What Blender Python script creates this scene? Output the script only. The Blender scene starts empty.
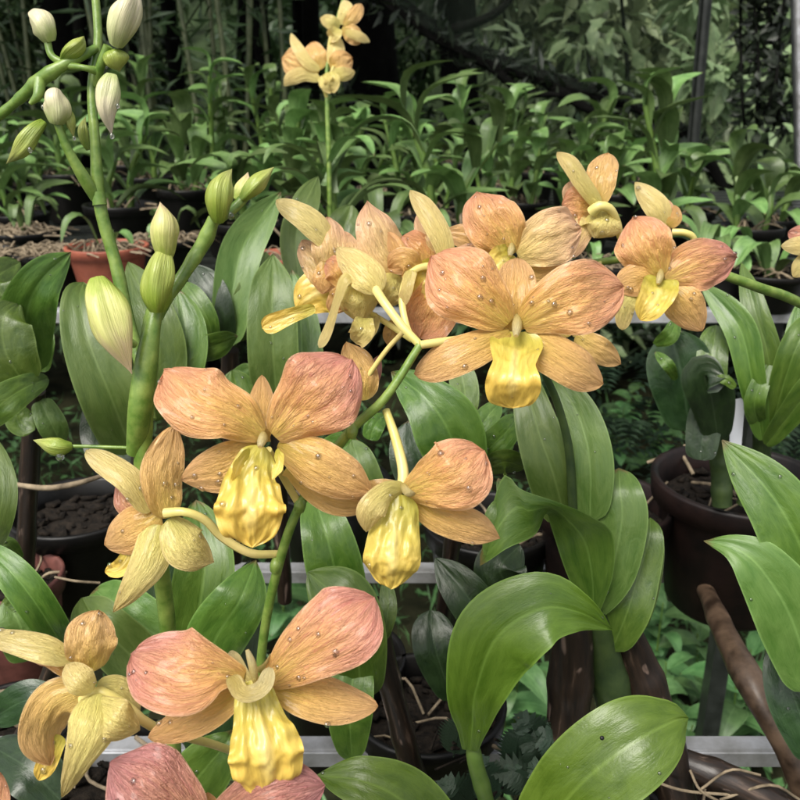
import bpy, math, random
from mathutils import Vector, Matrix, noise
R = math.radians
random.seed(7)
C = bpy.context.scene.collection
sc = bpy.context.scene

# ------------------------------------------------------------------ camera
PITCH = 20.0; FPX = 858.0; CAMZ = 1.30
CAM = Vector((0, 0, CAMZ))
FW = Vector((0, math.cos(R(PITCH)), -math.sin(R(PITCH))))
UP = Vector((0, math.sin(R(PITCH)), math.cos(R(PITCH))))
RT = Vector((1, 0, 0))
def at(px, py, d): return CAM + d*(FW + RT*((px-400)/FPX) + UP*((400-py)/FPX))
def onplane(px, py, z):
    v = FW + RT*((px-400)/FPX) + UP*((400-py)/FPX)
    return CAM + v*((z-CAMZ)/v.z)
cd = bpy.data.cameras.new('camera'); cam = bpy.data.objects.new('camera', cd); C.objects.link(cam)
cam.location = CAM; cam.rotation_euler = (R(90-PITCH), 0, 0)
cd.sensor_width = 36; cd.lens = 18*FPX/400; cd.clip_start = 0.02; cd.clip_end = 300
cd.dof.use_dof = True; cd.dof.focus_distance = 0.40; cd.dof.aperture_fstop = 24
sc.camera = cam

# ------------------------------------------------------------------ node helpers
class NT:
    def __init__(s, name):
        s.m = bpy.data.materials.new(name); s.m.use_nodes = True
        s.t = s.m.node_tree; s.t.nodes.clear()
        s.out = s.n('ShaderNodeOutputMaterial')
    def n(s, k, **kw):
        o = s.t.nodes.new(k)
        for a, b in kw.items(): setattr(o, a, b)
        return o
    def l(s, a, b): s.t.links.new(a, b)
    def put(s, sock, v):
        if hasattr(v, 'is_output') or isinstance(v, bpy.types.NodeSocket): s.l(v, sock)
        else: sock.default_value = v
    def math(s, op, a, b=0.0, c=0.0, clamp=False):
        o = s.n('ShaderNodeMath', operation=op); o.use_clamp = clamp
        s.put(o.inputs[0], a); s.put(o.inputs[1], b); s.put(o.inputs[2], c)
        return o.outputs[0]
    def mix(s, f, a, b, mode='MIX'):
        o = s.n('ShaderNodeMix', data_type='RGBA', blend_type=mode)
        s.put(o.inputs[0], f); s.put(o.inputs[6], a); s.put(o.inputs[7], b)
        return o.outputs[2]
    def ramp(s, f, stops):
        o = s.n('ShaderNodeValToRGB'); e = o.color_ramp.elements
        e[0].position = stops[0][0]; e[0].color = c4(stops[0][1])
        e[1].position = stops[-1][0]; e[1].color = c4(stops[-1][1])
        for p, c in stops[1:-1]:
            x = e.new(p); x.color = c4(c)
        s.put(o.inputs[0], f); return o.outputs[0]
    def noise(s, vec, scale, detail=3, rough=.55, dist=0):
        o = s.n('ShaderNodeTexNoise'); s.put(o.inputs['Vector'], vec)
        o.inputs['Scale'].default_value = scale; o.inputs['Detail'].default_value = detail
        o.inputs['Roughness'].default_value = rough; o.inputs['Distortion'].default_value = dist
        return o.outputs[0]
    def comb(s, x, y, z=0.0):
        o = s.n('ShaderNodeCombineXYZ'); s.put(o.inputs[0], x); s.put(o.inputs[1], y); s.put(o.inputs[2], z)
        return o.outputs[0]
    def bump(s, h, strength, dist):
        o = s.n('ShaderNodeBump'); o.inputs['Strength'].default_value = strength
        o.inputs['Distance'].default_value = dist; s.put(o.inputs['Height'], h); return o.outputs[0]
    def uv(s):
        o = s.n('ShaderNodeUVMap'); o.uv_map = 'UVMap'
        p = s.n('ShaderNodeSeparateXYZ'); s.l(o.outputs[0], p.inputs[0])
        return p.outputs[0], p.outputs[1]
    def rnd(s): return s.n('ShaderNodeObjectInfo').outputs['Random']
    def pos(s): return s.n('ShaderNodeTexCoord').outputs['Object']
    def prin(s, col, rough=.5, normal=None, spec=.5, coat=0, trans=0, metal=0, sub=0):
        o = s.n('ShaderNodeBsdfPrincipled'); s.put(o.inputs['Base Color'], c4(col) if isinstance(col, tuple) else col)
        s.put(o.inputs['Roughness'], rough); s.put(o.inputs['Specular IOR Level'], spec)
        o.inputs['Coat Weight'].default_value = coat; o.inputs['Coat Roughness'].default_value = .15
        o.inputs['Transmission Weight'].default_value = trans; o.inputs['Metallic'].default_value = metal
        if normal is not None: s.l(normal, o.inputs['Normal'])
        return o
    def finish(s, sh, col=None, transl=0, normal=None):
        if transl > 0:
            t = s.n('ShaderNodeBsdfTranslucent'); s.put(t.inputs[0], c4(col) if isinstance(col, tuple) else col)
            if normal is not None: s.l(normal, t.inputs['Normal'])
            m = s.n('ShaderNodeMixShader'); m.inputs[0].default_value = transl
            s.l(sh.outputs[0], m.inputs[1]); s.l(t.outputs[0], m.inputs[2]); s.l(m.outputs[0], s.out.inputs[0])
        else: s.l(sh.outputs[0], s.out.inputs[0])
        return s.m
def c4(c): return (c[0], c[1], c[2], 1)

def petal_mat(name, cb, cm, ct, vein, vs=.55, rough=.42, bumpd=.0006, transl=.36):
    s = NT(name); u, v = s.uv(); uc = s.math('SUBTRACT', s.math('MULTIPLY', u, 2.0), 1.0)
    au = s.math('ABSOLUTE', uc); r = s.math('MULTIPLY', s.rnd(), 40.0)
    # veins leave the midrib and fan outwards
    fan = s.math('SUBTRACT', s.math('MULTIPLY', uc, 7.5), s.math('MULTIPLY', s.math('MULTIPLY', uc, v), 2.0))
    n1 = s.noise(s.comb(fan, s.math('MULTIPLY', v, 1.7), r), 1.6, 3, .6, .5)
    n2 = s.noise(s.comb(s.math('MULTIPLY', uc, 7.0), s.math('MULTIPLY', v, 7.0), r), 1.7, 4, .6, .6)
    na = s.noise(s.comb(s.math('MULTIPLY', fan, .95), s.math('MULTIPLY', v, 1.8), s.math('ADD', r, 3.0)), 1.5, 1.5, .5, .9)
    nb_ = s.noise(s.comb(s.math('MULTIPLY', fan, 1.2), s.math('MULTIPLY', v, 6.5), s.math('ADD', r, 9.0)), 1.5, 1.5, .5, .9)
    la = s.ramp(s.math('ABSOLUTE', s.math('SUBTRACT', na, .5)), [(0.0, (1,1,1)), (.06, (0,0,0))])
    lb = s.ramp(s.math('ABSOLUTE', s.math('SUBTRACT', nb_, .5)), [(0.0, (.55,.55,.55)), (.06, (0,0,0))])
    line = s.math('MAXIMUM', la, lb)
    gate = s.ramp(n2, [(.36, (.15,.15,.15)), (.60, (1,1,1))])
    vm = s.math('MULTIPLY', s.math('MULTIPLY', line, gate), vs)
    fade = s.math('SUBTRACT', 1.0, s.math('POWER', au, 6.0), clamp=True)
    vm = s.math('MULTIPLY', vm, fade)
    key = s.math('ADD', s.math('ADD', s.math('MULTIPLY', v, .85), s.math('MULTIPLY', au, .22)), s.math('MULTIPLY', s.math('SUBTRACT', n1, .5), .35))
    col = s.ramp(key, [(0.0, cb), (.38, cm), (.86, ct), (1.0, tuple(min(1, x*1.1) for x in ct))])
    col = s.mix(vm, col, c4(vein))
    blot = s.ramp(n2, [(.35, (.90,.88,.85)), (.7, (1.08,1.06,1.04))])
    col = s.mix(.75, col, blot, 'MULTIPLY')
    edge = s.ramp(au, [(.93, (0,0,0)), (.99, (1,1,1))])
    col = s.mix(s.math('MULTIPLY', edge, .35), col, (.85, .62, .38, 1))
    h = s.math('ADD', s.math('MULTIPLY', line, -.45), s.math('ADD', s.math('MULTIPLY', n2, 2.2), s.math('MULTIPLY', n1, .8)))
    nb = s.bump(h, .9, bumpd)
    sh = s.prin(col, rough, nb, .45, .3)
    return s.finish(sh, col, transl, nb)

def lip_mat(name, throat, body, crest):
    s = NT(name); u, v = s.uv(); uc = s.math('SUBTRACT', s.math('MULTIPLY', u, 2.0), 1.0); au = s.math('ABSOLUTE', uc)
    r = s.math('MULTIPLY', s.rnd(), 40.0)
    n1 = s.noise(s.comb(s.math('MULTIPLY', uc, 3.2), s.math('MULTIPLY', v, 3.0), r), 1.8, 4, .6, .8)
    col = s.ramp(s.math('ADD', v, s.math('MULTIPLY', s.math('SUBTRACT', n1, .5), .3)), [(.12, throat), (.42, tuple((a+b)/2 for a, b in zip(throat, body))), (.62, body), (1, body)])
    cm = s.math('MULTIPLY', s.ramp(au, [(.06, (1,1,1)), (.26, (0,0,0))]), s.ramp(v, [(.18, (0,0,0)), (.4, (1,1,1)), (.72, (.8,.8,.8)), (.9, (0,0,0))]))
    col = s.mix(s.math('MULTIPLY', cm, .7), col, c4(crest))
    col = s.mix(.8, col, s.ramp(n1, [(.3, (.84,.78,.68)), (.68, (1.08,1.06,1.0))]), 'MULTIPLY')
    nb = s.bump(n1, .6, .0006)
    return s.finish(s.prin(col, .36, nb, .5, .3), col, .28, nb)

def leaf_mat(name, c1, c2, transl=.12, rough=.34, rib=.35, rv=.25, spec=.5, edge=.35):
    s = NT(name); u, v = s.uv(); uc = s.math('SUBTRACT', s.math('MULTIPLY', u, 2.0), 1.0); au = s.math('ABSOLUTE', uc)
    rn = s.rnd(); r = s.math('MULTIPLY', rn, 30.0)
    n1 = s.noise(s.comb(s.math('MULTIPLY', uc, 1.5), s.math('MULTIPLY', v, 4.0), r), 1.3, 5, .65, .4)
    n2 = s.noise(s.comb(s.math('MULTIPLY', uc, 26.0), s.math('MULTIPLY', v, 1.6), r), 1.5, 3, .5)
    n3 = s.noise(s.comb(s.math('MULTIPLY', uc, 6.0), s.math('MULTIPLY', v, 14.0), r), 3.5, 3, .6)
    col = s.mix(s.ramp(n1, [(.33, (0,0,0)), (.68, (1,1,1))]), c4(c1), c4(c2))
    col = s.mix(s.ramp(n2, [(.40, (0,0,0)), (.75, (.10,.10,.10))]), col, c4(tuple(min(1, x*1.5+.02) for x in c2)))
    mid = s.ramp(au, [(.012, (1,1,1)), (.06, (0,0,0))])
    col = s.mix(s.math('MULTIPLY', mid, rib), col, c4(tuple(x*1.6+.03 for x in c2)))
    eg = s.ramp(au, [(.93, (0,0,0)), (.985, (1,1,1))])
    col = s.mix(s.math('MULTIPLY', eg, edge), col, c4(tuple(x*1.9+.05 for x in c2)))
    hsv = s.n('ShaderNodeHueSaturation'); s.put(hsv.inputs['Value'], s.math('ADD', 1-rv, s.math('MULTIPLY', rn, 2*rv)))
    s.put(hsv.inputs['Hue'], s.math('ADD', .488, s.math('MULTIPLY', rn, .03)))
    s.l(col, hsv.inputs['Color']); col = hsv.outputs[0]
    spot = s.ramp(n3, [(.72, (0,0,0)), (.76, (1,1,1))])
    col = s.mix(s.math('MULTIPLY', spot, .35), col, (.10, .075, .03, 1))
    tipb = s.math('MULTIPLY', s.ramp(s.math('ADD', v, s.math('MULTIPLY', s.math('SUBTRACT', n1, .5), .12)), [(.955, (0,0,0)), (.985, (1,1,1))]), s.math('GREATER_THAN', rn, .45))
    col = s.mix(s.math('MULTIPLY', tipb, .8), col, (.13,.085,.03,1))
    ro = s.math('ADD', rough-.08, s.math('MULTIPLY', n1, .22))
    h = s.math('ADD', s.math('MULTIPLY', n2, .16), s.math('MULTIPLY', n1, 1.3))
    nb = s.bump(h, .5, .0012)
    return s.finish(s.prin(col, ro, nb, spec, .08), col, transl, nb)

def simple(name, c1, c2, scale=40, rough=.6, bumpd=.001, bs=.5, metal=0, spec=.5, detail=5, coat=0):
    s = NT(name); n = s.noise(s.pos(), scale, detail, .6)
    col = s.mix(s.ramp(n, [(.35, (0,0,0)), (.68, (1,1,1))]), c4(c1), c4(c2))
    nb = s.bump(n, bs, bumpd)
    return s.finish(s.prin(col, rough, nb, spec, coat, 0, metal))

M = {}
M['petal'] = petal_mat('petal_peach', (.78,.60,.12), (.88,.51,.16), (.87,.44,.25), (.66,.21,.12), .55)
M['petal_pink'] = petal_mat('petal_pink', (.76,.55,.12), (.84,.45,.17), (.74,.33,.25), (.50,.13,.11), .62)
M['petal_rose'] = petal_mat('petal_rose', (.62,.36,.15), (.68,.32,.21), (.72,.33,.32), (.40,.10,.11), .6, bumpd=.0013)
M['petal_tan'] = petal_mat('petal_tan', (.82,.62,.14), (.88,.57,.19), (.88,.54,.23), (.70,.42,.18), .2)
M['petal_back'] = petal_mat('petal_back', (.88,.70,.22), (.92,.66,.28), (.90,.56,.34), (.74,.34,.2), .22)
M['sepal'] = petal_mat('sepal_peach', (.68,.50,.08), (.90,.56,.17), (.89,.53,.23), (.74,.36,.17), .3)
M['sepal_pale'] = petal_mat('sepal_pale_yellow', (.92,.80,.26), (.96,.80,.30), (.96,.78,.34), (.88,.62,.32), .15)
M['sepal_yellow'] = petal_mat('sepal_olive_yellow', (.78,.72,.20), (.88,.76,.26), (.86,.68,.28), (.68,.52,.14), .15)
M['lip'] = lip_mat('lip_yellow', (.52,.46,.08), (.87,.62,.13), (.94,.78,.32))
M['lip_olive'] = lip_mat('lip_olive', (.48,.44,.07), (.78,.59,.13), (.86,.72,.28))
M['column'] = petal_mat('column_cream', (.70,.56,.16), (.80,.66,.26), (.84,.74,.40), (.7,.5,.2), .15)
M['leaf'] = leaf_mat('leaf_green', (.042,.092,.009), (.098,.165,.022))
M['leaf_grey'] = leaf_mat('leaf_greygreen', (.062,.120,.017), (.115,.18,.038), rough=.42)
M['leaf_bright'] = leaf_mat('leaf_bright', (.060,.128,.008), (.125,.225,.022), transl=.22, rough=.30)
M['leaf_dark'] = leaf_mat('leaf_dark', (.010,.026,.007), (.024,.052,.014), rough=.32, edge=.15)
M['leaf_bg'] = leaf_mat('leaf_seedling', (.070,.135,.032), (.155,.245,.075), rough=.45, rv=.5, edge=.25)
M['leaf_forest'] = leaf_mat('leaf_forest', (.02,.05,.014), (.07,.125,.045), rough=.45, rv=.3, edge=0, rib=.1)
M['leaf_forest_hazy'] = leaf_mat('leaf_forest_hazy', (.14,.21,.09), (.30,.38,.19), rough=.45, rv=.3, edge=0, rib=.1)  # lighter forest leaf: haze and open-sky brightness put into the colour
M['leaf_forest_shaded'] = leaf_mat('leaf_forest_shaded', (.005,.010,.004), (.018,.030,.012), rough=.5, rv=.3, edge=0, rib=.1)  # darker forest leaf: shade under the canopy put into the colour
M['leaf_old'] = leaf_mat('leaf_old', (.16,.11,.03), (.36,.27,.08), rough=.6)
M['leaf_weed'] = leaf_mat('leaf_weed', (.05,.13,.035), (.12,.24,.08), rough=.5, rv=.3)
M['stem'] = simple('stem_green', (.085,.17,.022), (.23,.32,.07), 130, .38, .0008, .6)
M['stem_dark'] = simple('stem_dark', (.02,.04,.012), (.05,.08,.02), 60, .45)
M['pedicel'] = simple('pedicel_pale', (.56,.50,.14), (.74,.60,.24), 50, .38)
M['cane'] = simple('cane_green', (.06,.13,.02), (.13,.2,.04), 40, .45)
M['water'] = (lambda s: s.finish(s.prin((1,1,1), .0, None, .8, 1, 1)))(NT('water_drop'))
M['root'] = simple('dry_root', (.10,.075,.045), (.32,.25,.16), 90, .8)
M['medium'] = simple('bark_medium', (.004,.003,.002), (.022,.016,.011), 160, .9, .004, .8, 0, .2)
M['moss'] = simple('moss', (.03,.04,.012), (.14,.13,.05), 120, .9, .004, .8)
M['black'] = simple('black_plastic', (.003,.003,.003), (.009,.008,.007), 30, .42, .001, .5, 0, .3)
M['rust'] = simple('brown_plastic', (.004,.003,.003), (.022,.011,.009), 25, .5, .001, .5, 0, .3)
M['terra'] = simple('terracotta', (.22,.055,.03), (.38,.11,.06), 30, .6)
M['old_clay'] = simple('old_clay', (.07,.022,.016), (.20,.07,.055), 40, .6)
M['metal'] = simple('galvanised', (.36,.36,.35), (.72,.73,.76), 28, .45, .0008, .5, .6)
M['dark_metal'] = simple('dark_metal', (.010,.012,.010), (.028,.032,.028), 30, .4)
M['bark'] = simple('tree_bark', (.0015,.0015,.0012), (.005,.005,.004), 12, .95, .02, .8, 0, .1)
M['soil'] = simple('soil', (.010,.012,.006), (.045,.045,.022), 6, .95, .02, .7, 0, .1)
M['hill'] = simple('hill_undergrowth', (.006,.010,.004), (.028,.044,.018), 3, .95, .02, .7, 0, .1)
M['fern'] = leaf_mat('fern', (.012,.03,.014), (.03,.06,.03), rough=.5, rib=0, edge=0)
M['white_tag'] = simple('white_plastic', (.62,.64,.68), (.72,.74,.78), 20, .4)

def husk_mat():
    s = NT('cane_husk'); u, v = s.uv(); r = s.math('MULTIPLY', s.rnd(), 30.0)
    n = s.noise(s.comb(s.math('MULTIPLY', u, 9.0), s.math('MULTIPLY', v, 3.0), r), 1.5, 6, .6, .3)
    n2 = s.noise(s.comb(s.math('MULTIPLY', u, 3.0), s.math('MULTIPLY', v, 3.0), r), 1.5, 3, .6, .3)
    c = s.ramp(n, [(.35, (.007,.005,.004)), (.58, (.028,.017,.011)), (.78, (.15,.10,.07))])
    c = s.mix(s.ramp(n2, [(.62, (0,0,0)), (.7, (.7,.7,.7))]), c, (.33,.23,.18,1))
    nb = s.bump(n, .5, .0008)
    return s.finish(s.prin(c, .38, nb, .5))
M['husk'] = husk_mat()
M['husk_brown'] = simple('husk_brown', (.03,.018,.011), (.17,.11,.07), 45, .4, .001, .5)
def bud_mat(name, a, b, c):
    s = NT(name); u, v = s.uv(); r = s.math('MULTIPLY', s.rnd(), 30.0)
    ang = s.math('MULTIPLY', u, 6.28318)
    cx = s.math('COSINE', ang); sx = s.math('SINE', ang)
    n = s.noise(s.comb(s.math('MULTIPLY', cx, 4.0), s.math('MULTIPLY', sx, 4.0), s.math('ADD', s.math('MULTIPLY', v, 1.2), r)), 1.6, 4, .6, .3)
    n2 = s.noise(s.comb(s.math('MULTIPLY', cx, 1.0), s.math('MULTIPLY', sx, 1.0), s.math('ADD', s.math('MULTIPLY', v, 2.0), r)), 1.6, 4, .6, .3)
    k = s.math('ADD', v, s.math('MULTIPLY', s.math('SUBTRACT', n2, .5), .8))
    col = s.ramp(k, [(.05, a), (.5, b), (.95, c)])
    col = s.mix(.8, col, s.ramp(n, [(.35, (.90,.92,.85)), (.65, (1.04,1.04,1.04))]), 'MULTIPLY')
    nb = s.bump(n, .8, .0008)
    return s.finish(s.prin(col, .36, nb, .5, .2), col, .12, nb)
M['bud_green'] = bud_mat('bud_green', (.20,.30,.03), (.36,.42,.08), (.48,.50,.16))
M['bud_yellow'] = bud_mat('bud_yellow', (.34,.42,.07), (.68,.66,.24), (.82,.62,.40))
M['bud_pale'] = bud_mat('bud_pale', (.48,.54,.22), (.72,.66,.42), (.76,.64,.52))

# ------------------------------------------------------------------ mesh builder
class MB:
    def __init__(s): s.v = []; s.f = []; s.uv = []; s.mi = []
    def grid(s, P, UV, mi=0, close=False):
        o = len(s.v); nv = len(P); nu = len(P[0])
        for j in range(nv):
            for i in range(nu): s.v.append(P[j][i]); s.uv.append(UV[j][i])
        for j in range(nv-1):
            for i in range(nu-1):
                a = o+j*nu+i; s.f.append((a, a+1, a+nu+1, a+nu)); s.mi.append(mi)
    def poly(s, pts, mi=0, uv=None):
        o = len(s.v); s.v += pts; s.uv += uv or [(0, 0)]*len(pts); s.f.append(tuple(range(o, o+len(pts)))); s.mi.append(mi)
    def box(s, c, sz, rot=None, mi=0):
        o = len(s.v)
        for x in (-.5, .5):
            for y in (-.5, .5):
                for z in (-.5, .5):
                    p = Vector((x*sz[0], y*sz[1], z*sz[2]))
                    if rot is not None: p = rot @ p
                    s.v.append(Vector(c)+p); s.uv.append((x+.5, y+.5))
        for f in ((0,1,3,2),(4,6,7,5),(0,4,5,1),(2,3,7,6),(0,2,6,4),(1,5,7,3)):
            s.f.append(tuple(o+i for i in f)); s.mi.append(mi)
    def lathe(s, prof, c, n=40, mi=0, wob=0):
        P = []; UV = []
        for k, (r, z) in enumerate(prof):
            row = []; ur = []
            for i in range(n+1):
                a = 2*math.pi*(i % n)/n; rr = r*(1+wob*math.sin(3*a+1))
                row.append(Vector((c[0]+rr*math.cos(a), c[1]+rr*math.sin(a), c[2]+z))); ur.append((i/n, k/len(prof)))
            P.append(row); UV.append(ur)
        s.grid(P, UV, mi)
    def drop(s, p, n, r, mi=1, sq=.6):
        n = n.normalized(); a = n.orthogonal().normalized(); b = n.cross(a)
        P = []; UV = []
        for j in range(5):
            th = math.pi/2*(j/4)*1.25-.35; row = []
            for i in range(9):
                ph = 2*math.pi*(i % 8)/8
                row.append(p + (a*math.cos(ph)+b*math.sin(ph))*r*math.cos(th) + n*r*sq*math.sin(th))
            P.append(row); UV.append([(0, 0)]*9)
        s.grid(P, UV, mi)

def mesh_of(name, mb, mats, org, smooth=True):
    me = bpy.data.meshes.new(name)
    me.from_pydata([tuple(v-org) for v in mb.v], [], mb.f)
    ul = me.uv_layers.new(name='UVMap')
    li = [0]*len(me.loops); me.loops.foreach_get('vertex_index', li)
    fl = []
    for i in li: fl += mb.uv[i]
    ul.data.foreach_set('uv', fl)
    for m in mats: me.materials.append(M[m])
    me.polygons.foreach_set('material_index', mb.mi)
    if smooth: me.polygons.foreach_set('use_smooth', [True]*len(me.polygons))
    me.update()
    return me
ORG = {}
def obj(name, mb, mats, parent=None, smooth=True, org=None):
    """one mesh object; vertices are given in world space and stored relative to the top thing's base"""
    if isinstance(mats, str): mats = [mats]
    if org is None:
        if parent is not None:
            o = parent
            while o.parent is not None: o = o.parent
            org = ORG[o.name]
        else: org = Vector((0, 0, 0))
    ob = bpy.data.objects.new(name, mesh_of(name, mb, mats, org, smooth)); C.objects.link(ob)
    if parent is not None: ob.parent = parent
    else: ob.location = org; ORG[ob.name] = org.copy()
    return ob
def thing(name, label, cat, loc, group=None):
    o = bpy.data.objects.new(name, None); C.objects.link(o); o.location = loc; o.empty_display_size = .05
    ORG[o.name] = Vector(loc); return tag(o, label, cat, group)
def tag(o, label=None, cat=None, group=None, kind=None):
    if label: o['label'] = label
    if cat: o['category'] = cat
    if group: o['group'] = group
    if kind: o['kind'] = kind
    return o
def copy_tree(o, parent=None):
    c = o.copy(); C.objects.link(c)
    if parent is not None: c.parent = parent
    for ch in list(o.children): copy_tree(ch, c)
    return c

# ------------------------------------------------------------------ curves and surfaces
def cat(pts, n):
    """Catmull-Rom through tuples of any length, resampled evenly by 3D length"""
    k = len(pts); D = [0]
    for i in range(1, k): D.append(D[-1]+max(1e-6, math.dist(pts[i][:3], pts[i-1][:3])))
    out = []
    for s in range(n):
        x = D[-1]*s/(n-1); i = 0
        while i < k-2 and D[i+1] < x: i += 1
        t = (x-D[i])/(D[i+1]-D[i])
        p1 = pts[i]; p2 = pts[i+1]
        p0 = pts[i-1] if i > 0 else tuple(2*a-b for a, b in zip(p1, p2))
        p3 = pts[i+2] if i+2 < k else tuple(2*b-a for a, b in zip(p1, p2))
        out.append(tuple(.5*((2*b)+(-a+c)*t+(2*a-5*b+4*c-d)*t*t+(-a+3*b-3*c+d)*t**3) for a, b, c, d in zip(p0, p1, p2, p3)))
    return out
def blade(mb, pts, hw, p=1.2, q=.6, nu=13, nv=22, tilt=0, cup=0, fold=0, ruf=0, rf=3, wr=0, wrs=3, base=.12, hint=None, twist=0, mi=0, drops=0, dr=.0012, ridge=0, seed=None, asym=0, dmi=1, rib=0, rnd_end=True):
    seed = random.random()*100 if seed is None else seed
    islist = isinstance(hw, (list, tuple))
    raw = [tuple(P)+((hw[i]**2,) if islist else (0,)) for i, P in enumerate(pts)]
    cs = cat(raw, nv)
    C3 = [Vector(c[:3]) for c in cs]
    G = []; UVs = []; NN = []
    for j in range(nv):
        t = j/(nv-1)
        T = (C3[min(j+1, nv-1)]-C3[max(j-1, 0)]).normalized()
        V = (CAM-C3[j]) if hint is None else (hint(C3[j], t) if callable(hint) else hint)
        W = T.cross(V)
        W = W.normalized() if W.length > 1e-6 else T.orthogonal().normalized()
        N = W.cross(T).normalized()
        if N.dot(V) < 0: N = -N
        tl = tilt[0]+(tilt[1]-tilt[0])*t if isinstance(tilt, (tuple, list)) else tilt
        tl += twist*(t-.5)
        rot = Matrix.Rotation(R(tl), 3, T); W = rot @ W; N = rot @ N
        if islist:
            w = math.sqrt(max(cs[j][3], 0))
            if rnd_end and t > .74: w *= math.sqrt(max(0, 1-((t-.74)/.26)**2.4))
            if hw[0] > .35*max(hw) and t < .12: w *= .35+.65*math.sqrt(max(0, 1-((.12-t)/.12)**2))
        else: w = hw*max(math.sin(math.pi*min(1, max(0, t))**p)**q if t < 1 else 0, base*(1-t)**2)
        w = max(w, (hw if not islist else max(hw))*.015)
        H = hw if not islist else max(hw)
        row = []; ur = []; nr = []
        for i in range(nu):
            u = -1+2*i/(nu-1); au = abs(u)
            nz = noise.noise(Vector((u*wrs*.6+seed, t*wrs+seed*.3, seed)))
            nz2 = noise.noise(Vector((u*wrs*1.7+seed, t*wrs*2.3, seed+9)))
            h = cup*w*u*u + fold*w*au + ruf*w*math.sin(rf*t*6.283+(1.3 if u > 0 else 0)+seed)*au**2.2 + wr*H*(nz+.5*nz2)*min(1, t*4)
            if rib: h += rib*H*noise.noise(Vector((u*(5-1.5*t)+seed, t*1.6, seed+3)))*min(1, t*3)
            h += ridge*H*math.cos(u*9.42)*math.sin(math.pi*t)
            P = C3[j] + W*w*(u+asym*(1-u*u)) + N*h
            row.append(P); ur.append((i/(nu-1), t)); nr.append(N)
        G.append(row); UVs.append(ur); NN.append(nr)
    mb.grid(G, UVs, mi)
    for _ in range(drops):
        j = random.randint(2, nv-3); i = random.randint(1, nu-2)
        P = G[j][i].lerp(G[j+1][i+1], random.random())
        N = (G[j][i+1]-G[j][i]).cross(G[j+1][i]-G[j][i])
        if N.length < 1e-12: continue
        if N.dot(CAM-P) < 0: N = -N
        mb.drop(P, N, dr*random.uniform(.3, 1.2), dmi)
    return G
def tube(mb, pts, rad, ns=10, nv=None, mi=0, lobes=0, lob=0, prof=None, lk=3, cap=True, lump=0):
    """pts world tuples; rad one number, a list per point, or prof(t) factor"""
    nv = nv or max(4, 5*len(pts))
    r = rad if isinstance(rad, (list, tuple)) else [rad]*len(pts)
    cs = cat([tuple(P)+(r[i],) for i, P in enumerate(pts)], nv)
    C3 = [Vector(c[:3]) for c in cs]; G = []; UVs = []
    T0 = (C3[1]-C3[0]).normalized(); A = T0.orthogonal().normalized()
    for j in range(nv):
        t = j/(nv-1); T = (C3[min(j+1, nv-1)]-C3[max(j-1, 0)]).normalized()
        A = (A - T*A.dot(T)).normalized(); B = T.cross(A)
        rr = max(cs[j][3], 0)*(prof(t) if prof else 1)
        row = []; ur = []
        for i in range(ns+1):
            a = 2*math.pi*(i % ns)/ns
            q = rr*(1+lob*math.cos(lobes*a+t*1.2)) if lobes else rr
            if lump: q *= 1+lump*noise.noise(Vector((math.cos(a)*1.6+C3[0].x*90, math.sin(a)*1.6, t*2.2+C3[0].z*70)))
            row.append(C3[j]+(A*math.cos(a)+B*math.sin(a))*q); ur.append((i/ns, t))
        G.append(row); UVs.append(ur)
    mb.grid(G, UVs, mi)
    if cap:
        mb.poly(list(reversed(G[0][:-1])), mi); mb.poly(G[-1][:-1], mi)
def S(p): return at(*p)
def px2m(px, d): return px*d/FPX
def sblade(mb, pts, hw, **k):
    dm = sum(q[2] for q in pts)/len(pts)
    h = [px2m(a, dm) for a in hw] if isinstance(hw, (list, tuple)) else px2m(hw, dm)
    return blade(mb, [S(q) for q in pts], h, **k)
def stube(mb, pts, hw, **k):
    dm = sum(q[2] for q in pts)/len(pts)
    h = [px2m(a, dm) for a in hw] if isinstance(hw, (list, tuple)) else px2m(hw, dm)
    tube(mb, [S(q) for q in pts], h, **k)

def flower(parent, d0, ped, pr, parts):
    """part: the flower with its stalk; sub-parts: petals, sepals, lip, column"""
    def Z(p): return (p[0], p[1], d0+p[2]*.001)
    mb = MB(); stube(mb, [Z(p) for p in ped], pr, ns=10, nv=24)
    f = obj('flower', mb, 'pedicel', parent)
    for kind, m, pts, hw, o in parts:
        o = dict(o); mb = MB()
        if kind == 'column':
            stube(mb, [Z(p) for p in pts], hw, ns=12, nv=12, prof=lambda t: (math.sin(math.pi*(.12+.8*t))**.6), lobes=3, lob=.12)
        else:
            dd = dict(nu=41, nv=44, wr=.05, wrs=4, drops=2, dr=.0013, ridge=.0, rib=.035)
            if kind == 'petal': dd.update(p=1.2, q=.52, cup=-.10, ruf=.13, rf=1.8, wr=.12, wrs=3)
            elif kind == 'sepal': dd.update(p=1.0, q=.68, cup=-.18, ruf=.07, rf=1.6, base=.35)
            elif kind == 'lip': dd.update(nu=31, nv=44, wr=.08, wrs=5, cup=.35, ruf=.11, rf=3, rib=.06)
            dd.update(o); sblade(mb, [Z(p) for p in pts], hw, **dd)
        obj(kind, mb, [m, 'water'], f)
    return f
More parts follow.
